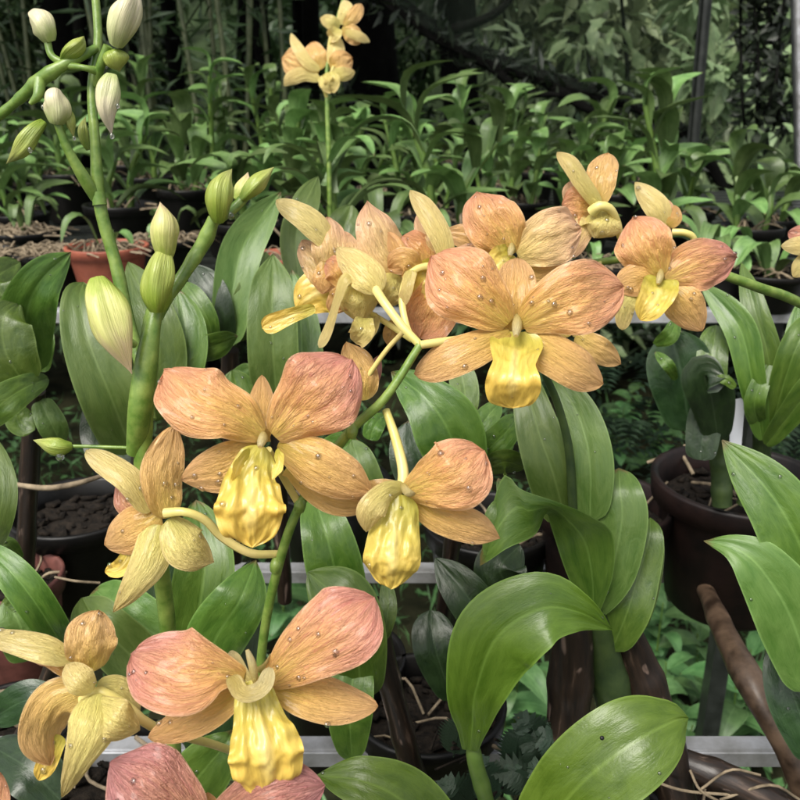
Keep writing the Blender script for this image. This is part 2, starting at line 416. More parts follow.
def bud(parent, pts, hw, m, ped=None, pr=3, drops=(), p=.85, lob=.07, ns=18):
    mb = MB()
    hw = [h_*.80 for h_ in hw]
    stube(mb, pts, hw, ns=30, nv=36, lobes=3, lob=lob, lump=.28, prof=lambda t: max(.04, math.sin(math.pi*(.06+.94*t)**p)**(.55+.35*t)) if t < 1 else .03)
    b = obj('bud', mb, m, parent)
    if ped:
        mb = MB(); stube(mb, ped, pr, ns=10, nv=16); obj('bud_stalk', mb, 'stem', b)
    for (x, y, d, r) in drops:
        mb = MB(); c = S((x, y, d)); rr = px2m(r, d); P = []; U = []
        for j in range(9):
            th = -math.pi/2+math.pi*j/8; row = []
            for i in range(13):
                ph = 2*math.pi*(i % 12)/12; k = math.cos(th)*rr*(1 if j < 5 else .85)
                row.append(c+Vector((k*math.cos(ph), k*math.sin(ph), rr*1.25*math.sin(th))))
            P.append(row); U.append([(0, 0)]*13)
        mb.grid(P, U); obj('water_drop', mb, 'water', b)
    return b
def leaf(parent, m, pts, hw, **k):
    dd = dict(p=.9, q=.55, cup=-.12, fold=.16, nu=21, nv=34, wr=.055, wrs=3, base=.4, drops=2, dr=.0011, ruf=.05, rf=1.5); dd.update(k)
    mb = MB(); sblade(mb, pts, hw, **dd)
    return obj('leaf', mb, [m, 'water'], parent)
def cane(parent, pts, hw, m='husk', name='cane'):
    mb = MB(); stube(mb, pts, hw, ns=14, nv=40, prof=lambda t: 1+.10*abs(math.sin(t*12))**6, lobes=5, lob=.012)
    return obj(name, mb, m, parent)
def pot_mb(mb, c, r, h, rim=True):
    prof = [(0, 0), (r*.70, 0), (r*.74, .004), (r*.95, h*.80), (r*.97, h*.82), (r*1.04, h*.83), (r*1.07, h*.98), (r*1.06, h), (r*1.0, h*1.0), (r*.97, h*.98), (r*.92, h*.80), (r*.90, h*.70)]
    mb.lathe(prof, c, 48, 0, .004)
def medium_mb(mb, c, r, z, chips=50, seed=0):
    rg = random.Random(seed); n = 24; P = []; U = []
    for j in range(9):
        row = []
        for i in range(n+1):
            a = 2*math.pi*(i % n)/n; rr = r*j/8
            p = Vector((c[0]+rr*math.cos(a), c[1]+rr*math.sin(a), 0))
            p.z = z+.006*noise.noise(p*90)+.004*(1-j/8); row.append(p)
        P.append(row); U.append([(i/n, j/8) for i in range(n+1)])
    mb.grid(P, U, 0)
    for _ in range(chips):
        a = rg.random()*6.28; rr = r*.93*math.sqrt(rg.random()); s = rg.uniform(.003, .010)
        mb.box((c[0]+rr*math.cos(a), c[1]+rr*math.sin(a), z+.004), (s*rg.uniform(1, 2.5), s*.7, s*.5), Matrix.Rotation(rg.random()*6, 3, 'Z') @ Matrix.Rotation(rg.uniform(-.7, .7), 3, 'X'), 0)
def roots_mb(mb, c, r, z, n, seed, rad=.0012, up=.02):
    rg = random.Random(seed)
    for _ in range(n):
        a = rg.random()*6.28; rr = r*rg.uniform(0, .8); p0 = Vector((c[0]+rr*math.cos(a), c[1]+rr*math.sin(a), z+rg.uniform(0, .005)))
        b = rg.random()*6.28; L = r*rg.uniform(.4, 1.1)
        p1 = p0+Vector((math.cos(b)*L*.5, math.sin(b)*L*.5, rg.uniform(.3, 1)*up)); p2 = p0+Vector((math.cos(b+.4)*L, math.sin(b+.4)*L, rg.uniform(-.3, .6)*up))
        tube(mb, [p0, p1, p2], rad*rg.uniform(.6, 1.5), ns=5, nv=7)
def add_pot(parent, c, r, h, m='black', seed=0, roots=0, rootm='root', med='medium'):
    c = Vector(c)
    mb = MB(); pot_mb(mb, c, r, h); pt = obj('pot', mb, m, parent)
    mb = MB(); medium_mb(mb, c, r*.92, c.z+h*.80, 60, seed); obj('potting_medium', mb, med, pt)
    if roots:
        mb = MB(); roots_mb(mb, c, r, c.z+h*.83, roots, seed+1); obj('dry_roots', mb, rootm, pt)
    return pt

BENCH = CAMZ-.45
# ================================================================== front orchid: flower spike over the left and centre
OP = thing('orchid_plant', 'flowering orchid whose long green spike carries the large peach flowers in front', 'orchid', at(262, 860, .50))
mb = MB()
stube(mb, [(262,860,.46),(258,740,.42),(262,650,.40),(276,575,.385),(300,505,.375),(346,436,.365),(385,398,.36),(420,345,.36)], [4.6,4.6,4.8,4.8,4.6,4.6,4.2,3.6], ns=12, nv=70)
for (x, y, d) in [(276,565,.384),(352,431,.364),(300,505,.375)]:
    stube(mb, [(x-1,y+6,d-.001),(x,y,d-.002),(x+1,y-6,d-.001)], [5,6.2,4.8], ns=12, nv=8)
obj('spike', mb, 'stem', OP)

# F1 lowest large flower
flower(OP, .325, [(262,740,60),(258,715,30),(252,690,4)], 4, [
 ('petal','petal_pink',[(244,678,0),(222,672,-3),(180,672,-6),(131,655,2)],[8,20,43,26],dict(wr=.10,p=1.1,ruf=.09,tilt=12,cup=.10,drops=6)),
 ('petal','petal_pink',[(268,682,0),(300,655,-4),(345,622,-6),(374,597,2)],[10,30,42,22],dict(wr=.09,tilt=-8,cup=-.14,drops=10)),
 ('sepal','sepal',[(246,690,2),(205,712,3),(148,738,8)],20,dict(tilt=18,q=.6)),
 ('sepal','sepal',[(268,686,2),(320,698,2),(378,706,7)],24,dict(tilt=-20,q=.6)),
 ('sepal','column',[(254,688,-2),(240,668,4),(229,652,12)],11,dict(tilt=-30,cup=.5,drops=0)),
 ('sepal','sepal_pale',[(258,672,6),(268,664,2),(272,655,5)],10,dict(tilt=40,cup=.5,drops=0)),
 ('lip','lip',[(252,680,-6),(258,715,-10),(266,755,-17),(271,798,-10)],[17,25,37,30],dict(cup=-.15,wr=.10,wrs=7,ruf=.10,rf=5,ridge=.04,drops=3)),
 ('lip','column',[(231,676,-9),(240,692,-13),(252,694,-15),(265,685,-13),(269,667,-8)],[9,9,9,9,9],dict(tilt=-25,cup=.2,ruf=.05,wr=.04,drops=0)),
 ('column','column',[(256,684,-8),(252,665,-10),(247,650,-10)],4.3,dict()),
])
# F2 main flower at left
flower(OP, .345, [(300,506,30),(285,480,22),(268,450,4)], 4, [
 ('sepal','petal_tan',[(285,470,12),(340,500,12),(378,500,16)],17,dict()),
 ('sepal','sepal',[(266,442,8),(262,415,12),(262,375,22)],14,dict(drops=1)),
 ('petal','petal',[(262,435,0),(235,415,-5),(198,398,-7),(164,370,4)],[9,27,37,24],dict(tilt=14,wr=.13,ruf=.16,rf=2.2,drops=6)),
 ('petal','petal_pink',[(274,436,0),(292,418,-3),(322,390,-7),(351,360,3)],[10,30,45,30],dict(cup=-.2,drops=8)),
 ('sepal','sepal',[(260,446,2),(228,468,0),(181,480,4)],[10,26,7],dict(tilt=-14,drops=5)),
 ('sepal','sepal',[(278,444,2),(312,462,-3),(345,480,-2),(373,493,4)],[10,25,23,4],dict(tilt=8,cup=-.3,drops=7)),
 ('lip','lip',[(262,446,-3),(252,475,-10),(250,510,-19),(252,546,-12)],[14,25,35,24],dict(cup=-.12,ruf=.16,rf=4,wr=.14,wrs=6,drops=3)),
 ('lip','lip_olive',[(276,450,-8),(279,463,-14),(272,480,-16)],[4,8,3],dict(tilt=50,cup=0,ruf=.1,wr=.05,drops=0)),
 ('lip','lip_olive',[(250,450,-8),(240,463,-13),(233,482,-12)],[4,8,3],dict(tilt=-50,cup=0,ruf=.1,wr=.05,drops=0)),
 ('column','column',[(264,434,-2),(262,440,-9),(260,447,-12)],5.0,dict()),
])
# F3 lower centre
flower(OP, .345, [(386,410,20),(396,440,14),(403,470,8),(402,492,4)], [4,5,5.5,6], [
 ('petal','petal',[(404,492,2),(428,484,-3),(455,474,-8),(484,450,-2)],[8,26,38,28],dict(cup=-.28,drops=9)),
 ('sepal','sepal',[(408,496,6),(440,515,4),(475,528,4),(500,538,10)],[8,18,17,3],dict(cup=-.25)),
 ('sepal','petal_tan',[(402,490,8),(378,490,10),(350,496,14)],[8,11,8],dict()),
 ('sepal','sepal_yellow',[(404,486,-2),(386,494,-8),(372,512,-12),(366,532,-8)],[5,12,15,5],dict(tilt=-14,cup=-.35,drops=1)),
 ('lip','lip_olive',[(398,494,-2),(395,525,-6),(392,560,-11),(391,588,-4)],[20,25,29,25],dict(cup=-.35,ruf=.08,wr=.10,wrs=8,ridge=.05)),
 ('column','column',[(402,484,-4),(408,492,-6),(414,494,-4)],4.3,dict()),
])
# F4 central flower facing the viewer
flower(OP, .36, [(420,345,0),(440,342,2),(470,338,10),(505,332,12),(514,328,6)], 4.2, [
 ('sepal','sepal',[(515,330,4),(516,300,2),(516,258,10)],[14,22,13],dict(cup=.10,tilt=0,drops=2)),
 ('petal','petal',[(508,324,0),(486,304,-5),(460,282,-6),(432,256,4)],[9,29,39,26],dict(cup=-.15,drops=9)),
 ('petal','petal',[(522,324,0),(548,309,-5),(582,297,-6),(623,287,4)],[9,28,37,26],dict(cup=-.12,drops=9)),
 ('sepal','sepal',[(510,332,1),(480,345,-2),(445,360,-2),(414,374,5)],[9,19,20,12],dict(cup=-.2,tilt=20)),
 ('sepal','sepal',[(524,334,1),(548,350,-3),(578,368,-3),(603,384,4)],[9,22,22,12],dict(cup=-.2,tilt=-20)),
 ('lip','lip',[(517,332,2),(516,346,-4),(514,364,-14),(513,384,-18),(512,407,-8)],[23,27,21,27,25],dict(cup=.1,ruf=.10,wr=.09,wrs=6,drops=2)),
 ('column','column',[(517,316,2),(517,326,-6),(516,336,-10)],5.0,dict()),
])
# F10 small brown-backed flower behind the stalk
flower(OP, .39, [(405,330,-10),(385,352,-4),(362,385,0)], 2.6, [
 ('petal','petal_tan',[(366,400,0),(362,372,-3),(346,342,4)],[10,18,6],dict(tilt=20)),
 ('sepal','petal_rose',[(366,395,0),(374,375,2),(380,355,4)],[8,9,3],dict(tilt=30)),
])
# F7 left flower seen from behind
flower(OP, .36, [(277,554,24),(250,553,15),(222,537,8),(205,520,2),(185,512,-2),(165,513,0)], [4.2,4.5,4.5,4.3,4.2,5], [
 ('petal','petal_tan',[(168,518,4),(163,475,0),(174,426,4)],[12,22,9],dict(tilt=16,drops=4)),
 ('sepal','sepal_pale',[(150,512,2),(128,478,-2),(86,450,4)],[8,15,10],dict(tilt=22,drops=2)),
 ('petal','petal_pink',[(162,516,5),(135,500,7),(118,478,12)],[12,22,4],dict(tilt=-20)),
 ('sepal','sepal',[(160,515,3),(132,530,2),(105,545,8)],[10,24,12],dict(tilt=10,cup=-.3)),
 ('sepal','sepal_yellow',[(170,518,1),(190,545,-3),(214,562,6)],[12,24,4],dict(tilt=-20,cup=-.4)),
 ('lip','sepal_yellow',[(160,525,2),(150,560,-4),(132,588,-6),(113,612,-2)],[18,19,13,3],dict(cup=-.5,ruf=.03,wr=.04)),
 ('lip','lip',[(138,540,8),(122,566,8),(105,572,12)],[6,9,4],dict(cup=.2)),
])
# F8 lower left flower seen from behind
flower(OP, .335, [(255,760,80),(215,745,50),(154,727,12),(125,705,4),(98,691,0),(85,700,4)], [4.5,4.5,4.8,5,5,7], [
 ('petal','petal_tan',[(92,672,4),(92,640,0),(98,610,6)],[16,26,14],dict(tilt=12,cup=-.2,drops=3)),
 ('sepal','sepal_pale',[(72,660,0),(45,648,-4),(0,638,-2),(-18,640,0)],[8,15,11,8],dict(tilt=20,cup=-.25,drops=2)),
 ('petal','petal',[(78,676,5),(55,655,8),(30,655,14)],[10,14,6],dict(tilt=20,ruf=.15)),
 ('sepal','sepal_pale',[(92,692,-6),(80,680,-9),(66,664,-5)],[9,15,9],dict(cup=-.4,drops=1)),
 ('petal','petal_tan',[(88,690,4),(56,705,2),(42,735,8),(50,765,14)],[14,24,22,8],dict(cup=-.25,tilt=-12)),
 ('sepal','sepal_yellow',[(96,688,2),(120,690,4),(140,712,8)],[10,14,4],dict(tilt=-15)),
 ('lip','sepal_yellow',[(100,694,-4),(92,728,-14),(76,765,-14),(62,797,-4)],[22,24,14,3],dict(cup=-.45,ruf=.05,wr=.05)),
 ('sepal','sepal_yellow',[(90,706,-6),(115,722,-12),(140,730,-4)],[13,22,4],dict(cup=-.3,tilt=10)),
 ('lip','lip',[(60,735,14),(46,765,16),(38,780,18)],[8,10,4],dict(cup=.2)),
])
# F9 flower cut by the lower edge
flower(OP, .315, [(258,860,60),(230,850,20),(205,835,4)], 4, [
 ('petal','petal_rose',[(200,832,0),(178,810,-4),(145,785,-6),(110,762,4)],[9,32,42,16],dict(cup=-.15,drops=4,wr=.09)),
 ('petal','petal_rose',[(208,832,0),(235,812,-2),(280,795,-4),(325,785,4)],[9,24,38,14],dict(cup=-.15,drops=4,wr=.09)),
 ('sepal','sepal',[(205,828,4),(206,810,4),(208,792,10)],[10,14,5],dict()),
 ('sepal','sepal',[(200,836,2),(160,862,2),(120,880,8)],20,dict()),
 ('sepal','sepal',[(210,836,2),(250,862,2),(290,880,8)],20,dict()),
 ('lip','lip',[(205,835,-4),(206,870,-10),(208,920,-6)],[18,26,20],dict()),
 ('column','column',[(205,828,-4),(204,836,-10),(204,842,-12)],4.3,dict()),
])
# petal tip at the lower left corner
flower(OP, .33, [(120,900,60),(60,880,20),(-30,860,0)], 4, [
 ('petal','petal',[(-32,858,0),(-18,820,0),(0,772,4)],[12,24,5],dict()),
 ('petal','petal',[(-40,858,0),(-70,820,0),(-90,780,4)],[12,24,8],dict()),
 ('sepal','sepal',[(-36,858,2),(-36,810,4),(-40,770,8)],[10,14,5],dict()),
 ('lip','lip',[(-34,862,-4),(-32,900,-8),(-32,930,-4)],[16,24,14],dict()),
])
# F5 back view cluster
flower(OP, .385, [(420,345,-22),(402,326,-20),(384,302,-16),(372,284,-8),(360,272,2),(352,270,8)], [4,4.3,4.5,4.8,5,3], [
 ('sepal','sepal_pale',[(334,250,6),(316,226,2),(294,210,2),(276,200,6)],[8,14,12,7],dict(tilt=20,drops=1)),
 ('petal','petal_back',[(334,275,6),(330,245,3),(328,217,8)],[14,19,10],dict(cup=-.3,drops=4)),
 ('petal','petal_back',[(326,285,8),(314,262,8),(302,240,14)],[10,14,8],dict(drops=6,ruf=.16)),
 ('sepal','sepal_pale',[(380,292,-12),(366,272,-12),(337,247,-4)],[9,19,7],dict(tilt=15,cup=-.4,drops=1)),
 ('sepal','sepal_pale',[(366,276,-6),(346,278,-10),(337,300,-9),(328,328,-6),(319,348,-4)],[7,7,5,6,8],dict(tilt=35,drops=0)),
 ('lip','sepal_yellow',[(358,278,-2),(358,300,-6),(360,322,2)],[20,25,12],dict(cup=-.6,ruf=.02,wr=.03,drops=1)),
 ('lip','lip',[(346,285,8),(318,292,8),(296,308,10)],[22,23,9],dict(cup=-.2,ruf=.06,wr=.06)),
 ('lip','lip',[(315,308,6),(290,316,2),(262,328,2)],[5,8,11],dict(cup=.3,ruf=.08)),
 ('sepal','sepal',[(330,262,4),(325,280,2),(322,294,4)],[10,13,4],dict()),
 ('petal','petal',[(345,285,-2),(336,270,-4),(326,262,2)],[8,14,9],dict(ruf=.2)),
 ('petal','sepal',[(352,292,0),(340,300,-2),(330,312,4)],[9,13,6],dict(ruf=.2)),
 ('petal','petal_back',[(352,272,4),(345,250,6),(338,232,10)],[9,15,10],dict(ruf=.2)),
 ('lip','sepal_yellow',[(364,318,0),(362,332,-4),(354,342,2)],[8,12,7],dict(ruf=.2)),
])
# small cream petal under it, its own little flower
flower(OP, .40, [(412,340,-10),(385,322,-2),(368,312,0)], 3, [
 ('lip','sepal_pale',[(372,312,0),(366,326,-4),(358,340,2)],[6,13,5],dict(tilt=10)),
 ('sepal','sepal_yellow',[(380,272,4),(388,290,0),(384,308,4)],[12,16,8],dict()),
 ('petal','sepal',[(400,318,2),(392,332,0),(388,345,4)],[5,9,3],dict()),
])
# F6 second back view
flower(OP, .385, [(420,345,-20),(408,330,-12),(402,300,-6),(408,276,-6),(422,267,-4),(440,267,0)], [3.4,3.4,3.6,3.8,4,4], [
 ('petal','petal_back',[(412,275,6),(392,255,2),(378,228,0),(367,201,6)],[10,25,22,4],dict(tilt=22,cup=-.35,drops=5)),
 ('petal','sepal',[(415,270,2),(400,256,-4),(388,232,-2)],[14,13,4],dict(tilt=-35,drops=1)),
 ('sepal','sepal_pale',[(450,262,-8),(440,232,-10),(426,208,-8),(410,190,-4)],[8,12,11,6],dict(tilt=15,cup=-.4,drops=1)),
 ('petal','petal_back',[(445,262,2),(432,235,2),(422,208,8)],[12,17,8],dict()),
 ('sepal','sepal_pale',[(410,270,-8),(406,290,-10),(400,306,-6)],[8,7,6],dict(tilt=30,drops=0)),
 ('petal','petal',[(448,280,4),(432,312,0),(420,338,6)],[14,26,14],dict(cup=.3,drops=1)),
 ('lip','lip_olive',[(440,268,2),(426,284,-2),(420,305,2)],[12,20,12],dict(cup=.4)),
 ('lip','sepal_yellow',[(398,275,3),(388,290,-3),(382,306,2)],[14,19,12],dict(cup=-.4,ruf=.1)),
 ('petal','sepal',[(420,272,-4),(404,262,-8),(388,268,-2)],[8,15,8],dict(ruf=.2)),
 ('petal','petal',[(428,268,3),(418,248,2),(402,236,6)],[9,15,9],dict(ruf=.2)),
])

# ================================================================== orchid with the spike from the right
OR_ = thing('orchid_plant', 'orchid of paler peach flowers on a green spike entering from the right edge', 'orchid', at(930, 420, .62))
mb = MB()
stube(mb, [(930,420,.60),(880,350,.56),(800,303,.52),(760,288,.50),(722,274,.49),(690,262,.50),(640,258,.51),(600,262,.51),(560,268,.50),(520,270,.48)], [5,5,5,5,4.6,4.2,4,3.6,3.4,3], ns=12, nv=60)
obj('spike', mb, 'stem', OR_)
flower(OR_, .44, [(560,272,50),(540,268,20),(520,258,4)], 4, [
 ('petal','petal',[(513,254,0),(500,232,-4),(486,212,-4),(478,192,4)],[9,28,27,8],dict(cup=-.15,drops=6)),
 ('petal','petal_back',[(518,256,0),(540,243,-4),(560,234,-4),(580,228,4)],[9,26,28,18],dict(cup=-.12,drops=5,ruf=.14)),
 ('sepal','sepal',[(508,256,2),(478,240,2),(442,232,8)],[8,15,4],dict(drops=5)),
 ('sepal','petal_back',[(512,260,2),(480,255,2),(455,250,6)],[8,12,5],dict()),
 ('sepal','sepal',[(520,262,3),(540,272,3),(568,264,8)],[8,16,4],dict()),
 ('lip','lip_olive',[(512,254,-2),(502,262,-8),(494,272,-10)],[10,16,10],dict(cup=.3)),
 ('column','column',[(512,244,0),(511,250,-6),(510,256,-8)],3.6,dict()),
])
flower(OR_, .475, [(640,262,35),(622,240,10),(617,222,2),(610,209,-4),(600,206,-6),(592,212,-2)], [3.4,3.8,4,4.4,5,6], [
 ('sepal','sepal_yellow',[(600,205,-2),(585,184,-6),(572,164,-6),(557,152,0)],[7,9,9,6],dict(tilt=20,cup=-.5,drops=1)),
 ('petal','petal_tan',[(597,206,4),(600,180,2),(608,153,8)],[9,16,12],dict(tilt=-14)),
 ('petal','petal',[(595,208,4),(580,204,2),(562,205,8)],[12,20,8],dict(ruf=.16)),
 ('petal','petal_back',[(590,212,5),(576,196,8),(572,180,10)],[10,13,8],dict()),
 ('lip','sepal_yellow',[(600,210,0),(600,225,-4),(594,238,2)],[16,21,14],dict(cup=-.55,wr=.03,ruf=.02)),
 ('sepal','petal_back',[(588,218,4),(578,235,4),(572,258,8)],[12,13,6],dict(ruf=.16)),
])
flower(OR_, .50, [(690,262,0),(694,240,-4),(686,233,-6),(672,232,-4)], 3.4, [
 ('sepal','sepal_pale',[(668,230,0),(657,205,-4),(635,182,2)],[7,13,4],dict(tilt=15,cup=-.4)),
 ('petal','petal_back',[(666,232,2),(660,218,4),(668,200,8)],[9,14,6],dict(tilt=-20)),
 ('sepal','sepal',[(668,225,-2),(676,218,-4),(674,205,0)],[6,6,3],dict()),
])
flower(OR_, .455, [(700,268,35),(685,278,14),(664,282,4)], 3.4, [
 ('petal','petal',[(660,276,0),(648,254,-4),(640,236,-4),(632,218,4)],[8,26,28,9],dict(cup=-.12,drops=4)),
 ('petal','petal_pink',[(666,280,0),(690,268,-4),(712,262,-4),(737,258,4)],[8,25,25,10],dict(cup=-.14,drops=5)),
 ('sepal','sepal',[(667,284,2),(684,305,-2),(702,331,4)],[8,20,6],dict()),
 ('sepal','sepal',[(658,281,2),(636,280,0),(616,290,4)],[8,17,8],dict()),
 ('sepal','sepal_yellow',[(636,292,4),(626,305,4),(622,330,8)],[8,10,6],dict()),
 ('sepal','sepal',[(661,278,3),(666,255,3),(668,236,8)],[7,10,6],dict()),
 ('lip','lip_olive',[(662,280,-2),(658,292,-8),(650,306,-12),(640,320,-8)],[16,18,15,6],dict(cup=.4)),
 ('column','column',[(661,270,0),(660,277,-6),(658,284,-8)],3.6,dict()),
])
# tan petals showing behind the central flower
flower(OR_, .455, [(600,262,55),(585,300,20),(575,335,0)], 3, [
 ('petal','petal_tan',[(576,336,0),(598,350,-2),(621,364,4)],[8,14,4],dict()),
 ('petal','petal_tan',[(570,336,0),(555,310,-2),(540,285,4)],[8,18,10],dict()),
])
# flower cut by the right edge
flower(OR_, .50, [(860,325,40),(850,290,10),(828,256,0)], 4, [
 ('sepal','sepal_pale',[(826,250,0),(804,246,-2),(781,246,2)],[8,10,4],dict()),
 ('petal','petal_pink',[(826,252,2),(806,238,2),(788,232,6)],[8,12,6],dict()),
 ('petal','petal',[(834,250,2),(850,225,2),(862,200,6)],[8,24,10],dict()),
 ('sepal','sepal_yellow',[(826,256,2),(806,264,2),(793,277,6)],[8,11,4],dict()),
 ('lip','lip_olive',[(830,258,-2),(834,275,-6),(836,295,-2)],[12,16,10],dict()),
])

# ================================================================== budding orchid at the left
OB = thing('orchid_plant', 'orchid in bud at the left with two thick green stalks of pale and yellow-green buds', 'orchid', at(170, 860, .52))
mb = MB()
stube(mb, [(178,860,.46),(172,700,.42),(166,610,.40),(155,540,.385),(144,480,.375),(143,440,.37),(146,380,.365),(151,330,.36),(156,305,.36)], [8,8,8.5,8.5,8.5,8.5,9.5,8.5,7], ns=16, nv=90, prof=lambda t: 1+.05*math.sin(t*40)**8)
obj('stalk', mb, 'stem', OB)
mb = MB()
stube(mb, [(136,452,.372),(140,410,.362),(146,365,.359),(152,330,.358),(157,308,.359)], [9.5,11.5,11,8,5.5], ns=16, nv=30, lobes=2, lob=.05)
obj('stalk_sheath', mb, 'stem', OB)
mb = MB()
stube(mb, [(150,420,.385),(142,370,.39),(130,325,.392),(116,265,.39),(100,205,.385),(95,140,.38),(92,90,.38),(98,40,.38),(94,-20,.38)], [6.5,6.2,6.2,6.2,6.2,5,4.6,4.2,4], ns=14, nv=70, prof=lambda t: 1+.10*abs(math.sin(t*14))**14)
stube(mb, [(100,205,.384),(98,192,.383)], [7,6.4], ns=14, nv=5)
obj('stalk', mb, 'stem', OB)
mb = MB()
stube(mb, [(158,318,.362),(166,300,.364),(180,280,.366),(196,255,.368),(206,238,.368),(214,218,.366)], [5,6,6.2,7,7.5,6], ns=14, nv=40, prof=lambda t: 1+.09*math.sin(t*13)**4)
stube(mb, [(214,222,.368),(232,210,.372),(244,198,.374),(252,188,.376)], [5,5,5,4], ns=10, nv=20)
obj('bud_branch', mb, 'stem', OB)
bud(OB, [(219,222,.362),(219,200,.358),(222,184,.358),(232,169,.362)], [14,16,16,12], 'bud_green')
bud(OB, [(242,200,.372),(256,184,.372),(274,167,.376)], [8,10,8], 'bud_green', drops=[])
bud(OB, [(165,262,.352),(164,240,.35),(164,222,.35),(160,202,.354)], [14,16,18,14], 'bud_yellow', lob=.14)
bud(OB, [(157,312,.352),(157,290,.350),(161,265,.350),(168,240,.354)], [17,20,20,14], 'bud_green', lob=.08)
bud(OB, [(98,280,.35),(104,305,.346),(114,335,.346),(132,374,.35)], [20,23,24,14], 'bud_yellow', ped=[(135,345,.385),(115,330,.375),(100,300,.362),(98,283,.352)], pr=4, lob=.14)
bud(OB, [(72,446,.378),(60,447,.376),(48,444,.376),(33,440,.378)], [8,10,9,6], 'bud_green', ped=[(136,448,.376),(105,447,.378),(70,446,.378)], pr=1.8, drops=[(60,456,.376,4.5)])
# upper left buds
mb = MB()
stube(mb, [(96,48,.378),(82,56,.374),(66,64,.372),(52,72,.372),(38,82,.374),(18,100,.378),(-8,122,.382)], [4,4.5,5.5,6.5,7,5,4.5], ns=12, nv=50, prof=lambda t: 1+.14*math.sin(t*20)**4)
stube(mb, [(40,80,.372),(38,95,.370),(30,104,.370)], [6,5,2], ns=10, nv=12)
stube(mb, [(70,66,.372),(85,68,.370),(100,72,.374)], [4,3,5], ns=10, nv=12)
obj('bud_branch', mb, 'stem', OB)
bud(OB, [(50,42,.372),(45,30,.37),(39,20,.37),(31,10,.374)], [12,14,14,11], 'bud_pale', ped=[(66,64,.372),(52,56,.372),(47,40,.372)], pr=3.6, lob=.05)
bud(OB, [(116,46,.366),(122,25,.362),(130,5,.362),(138,-14,.366)], [15,18,18,12], 'bud_pale', ped=[(97,85,.378),(100,68,.372),(108,46,.368)], pr=4.5, lob=.12)
bud(OB, [(112,52,.37),(116,62,.37),(120,72,.372)], [15,14,8], 'bud_green', lob=.10)
bud(OB, [(112,76,.368),(109,92,.366),(106,112,.366),(112,136,.37)], [13,14,12,7], 'bud_pale', drops=[(112,136,.3655,2.6),(118,106,.364,2.2)], lob=.16)
bud(OB, [(57,124,.368),(57,110,.366),(56,98,.366),(57,88,.37)], [15,16,15,10], 'bud_pale', ped=[(96,198,.384),(84,178,.378),(68,150,.372),(57,122,.368)], pr=[6,6.5,4.5,4], drops=[(43,107,.366,2)], lob=.08)
bud(OB, [(44,122,.372),(33,134,.37),(20,150,.37),(6,164,.374)], [9,10,10,6], 'bud_green', drops=[(30,150,.368,2.6)], lob=.14)
bud(OB, [(88,150,.384),(84,138,.383),(83,126,.383),(86,116,.385)], [5,6,6,3], 'bud_green')
bud(OB, [(62,60,.372),(70,52,.37),(80,44,.37),(84,36,.374)], [6,9,9,6], 'bud_green', lob=.14)
bud(OB, [(64,104,.371),(70,122,.370),(74,138,.372)], [5,7,4], 'bud_green', drops=[(74,138,.37,2)])
bud(OB, [(236,200,.378),(243,190,.38),(248,172,.384)], [6,10,7], 'bud_yellow', drops=[(231,216,.370,3.4)])
# its own leaves and the bluish leaf below
leaf(OB, 'leaf_grey', [(165,640,.50),(125,615,.50),(95,590,.53)], [24,28,12], cup=.1)
leaf(OB, 'leaf', [(200,690,.50),(215,640,.48),(240,600,.47),(256,560,.49)], [20,30,26,4], cup=-.2)
leaf(OB, 'leaf', [(180,690,.50),(195,630,.50),(205,560,.50),(196,500,.52)], [24,32,28,12], cup=.2)
leaf(OB, 'leaf_grey', [(170,700,.50),(135,660,.49),(100,625,.48),(82,598,.50)], [18,27,24,8], cup=.15)
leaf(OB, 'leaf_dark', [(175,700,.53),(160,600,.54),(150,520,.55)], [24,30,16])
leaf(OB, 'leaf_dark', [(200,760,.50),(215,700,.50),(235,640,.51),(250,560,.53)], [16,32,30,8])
leaf(OB, 'leaf', [(170,840,.50),(190,790,.47),(225,745,.46),(232,730,.47)], [18,30,20,4])

# ================================================================== leafy plants between the pots
def plant(label, base, bd, name='orchid_plant', cat='orchid'):
    return thing(name, label, cat, at(base[0], base[1], bd))
# P2: big grey-green leaf behind the yellow bud
P = plant('orchid with a broad blunt grey-green leaf behind the drooping yellow bud', (140,600), .72)
leaf(P, 'leaf_grey', [(132,452,.57),(112,400,.545),(90,345,.54),(80,300,.55),(83,282,.57)], [24,29,25,18,10], p=.9, fold=.2, drops=6, cup=-.05)
leaf(P, 'leaf', [(150,420,.585),(160,360,.58),(150,310,.58),(128,262,.60)], [20,26,22,6])
leaf(P, 'leaf', [(170,420,.60),(182,365,.59),(186,330,.59),(178,290,.60)], [16,22,20,10])
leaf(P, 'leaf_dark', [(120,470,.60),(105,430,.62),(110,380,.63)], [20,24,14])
cane(P, [(140,600,.70),(138,520,.64),(142,450,.59)], 9)
# P3: cluster of grey-green leaves at centre left
P = plant('orchid with upright grey-green leaves in a cluster behind the green bud branch', (235,560), .80)
leaf(P, 'leaf_grey', [(228,345,.66),(232,300,.655),(244,245,.66),(281,192,.68)], [14,19,20,3], fold=.22, cup=.1)
leaf(P, 'leaf_dark', [(222,350,.66),(216,320,.65),(208,290,.65),(192,264,.66)], [12,19,18,6])
leaf(P, 'leaf', [(214,345,.65),(208,320,.64),(196,300,.64),(183,282,.65)], [6,10,11,5])
leaf(P, 'leaf_grey', [(238,340,.67),(246,310,.66),(256,285,.66),(266,252,.69)], [12,16,16,8])
leaf(P, 'leaf', [(180,352,.62),(200,350,.60),(220,344,.60),(238,336,.61)], [10,15,14,4], tilt=30)
leaf(P, 'leaf_grey', [(222,400,.66),(250,380,.66),(262,372,.66)], [14,18,8])
leaf(P, 'leaf_grey', [(300,290,.70),(296,240,.70),(305,205,.70),(318,176,.72)], [10,16,14,3])
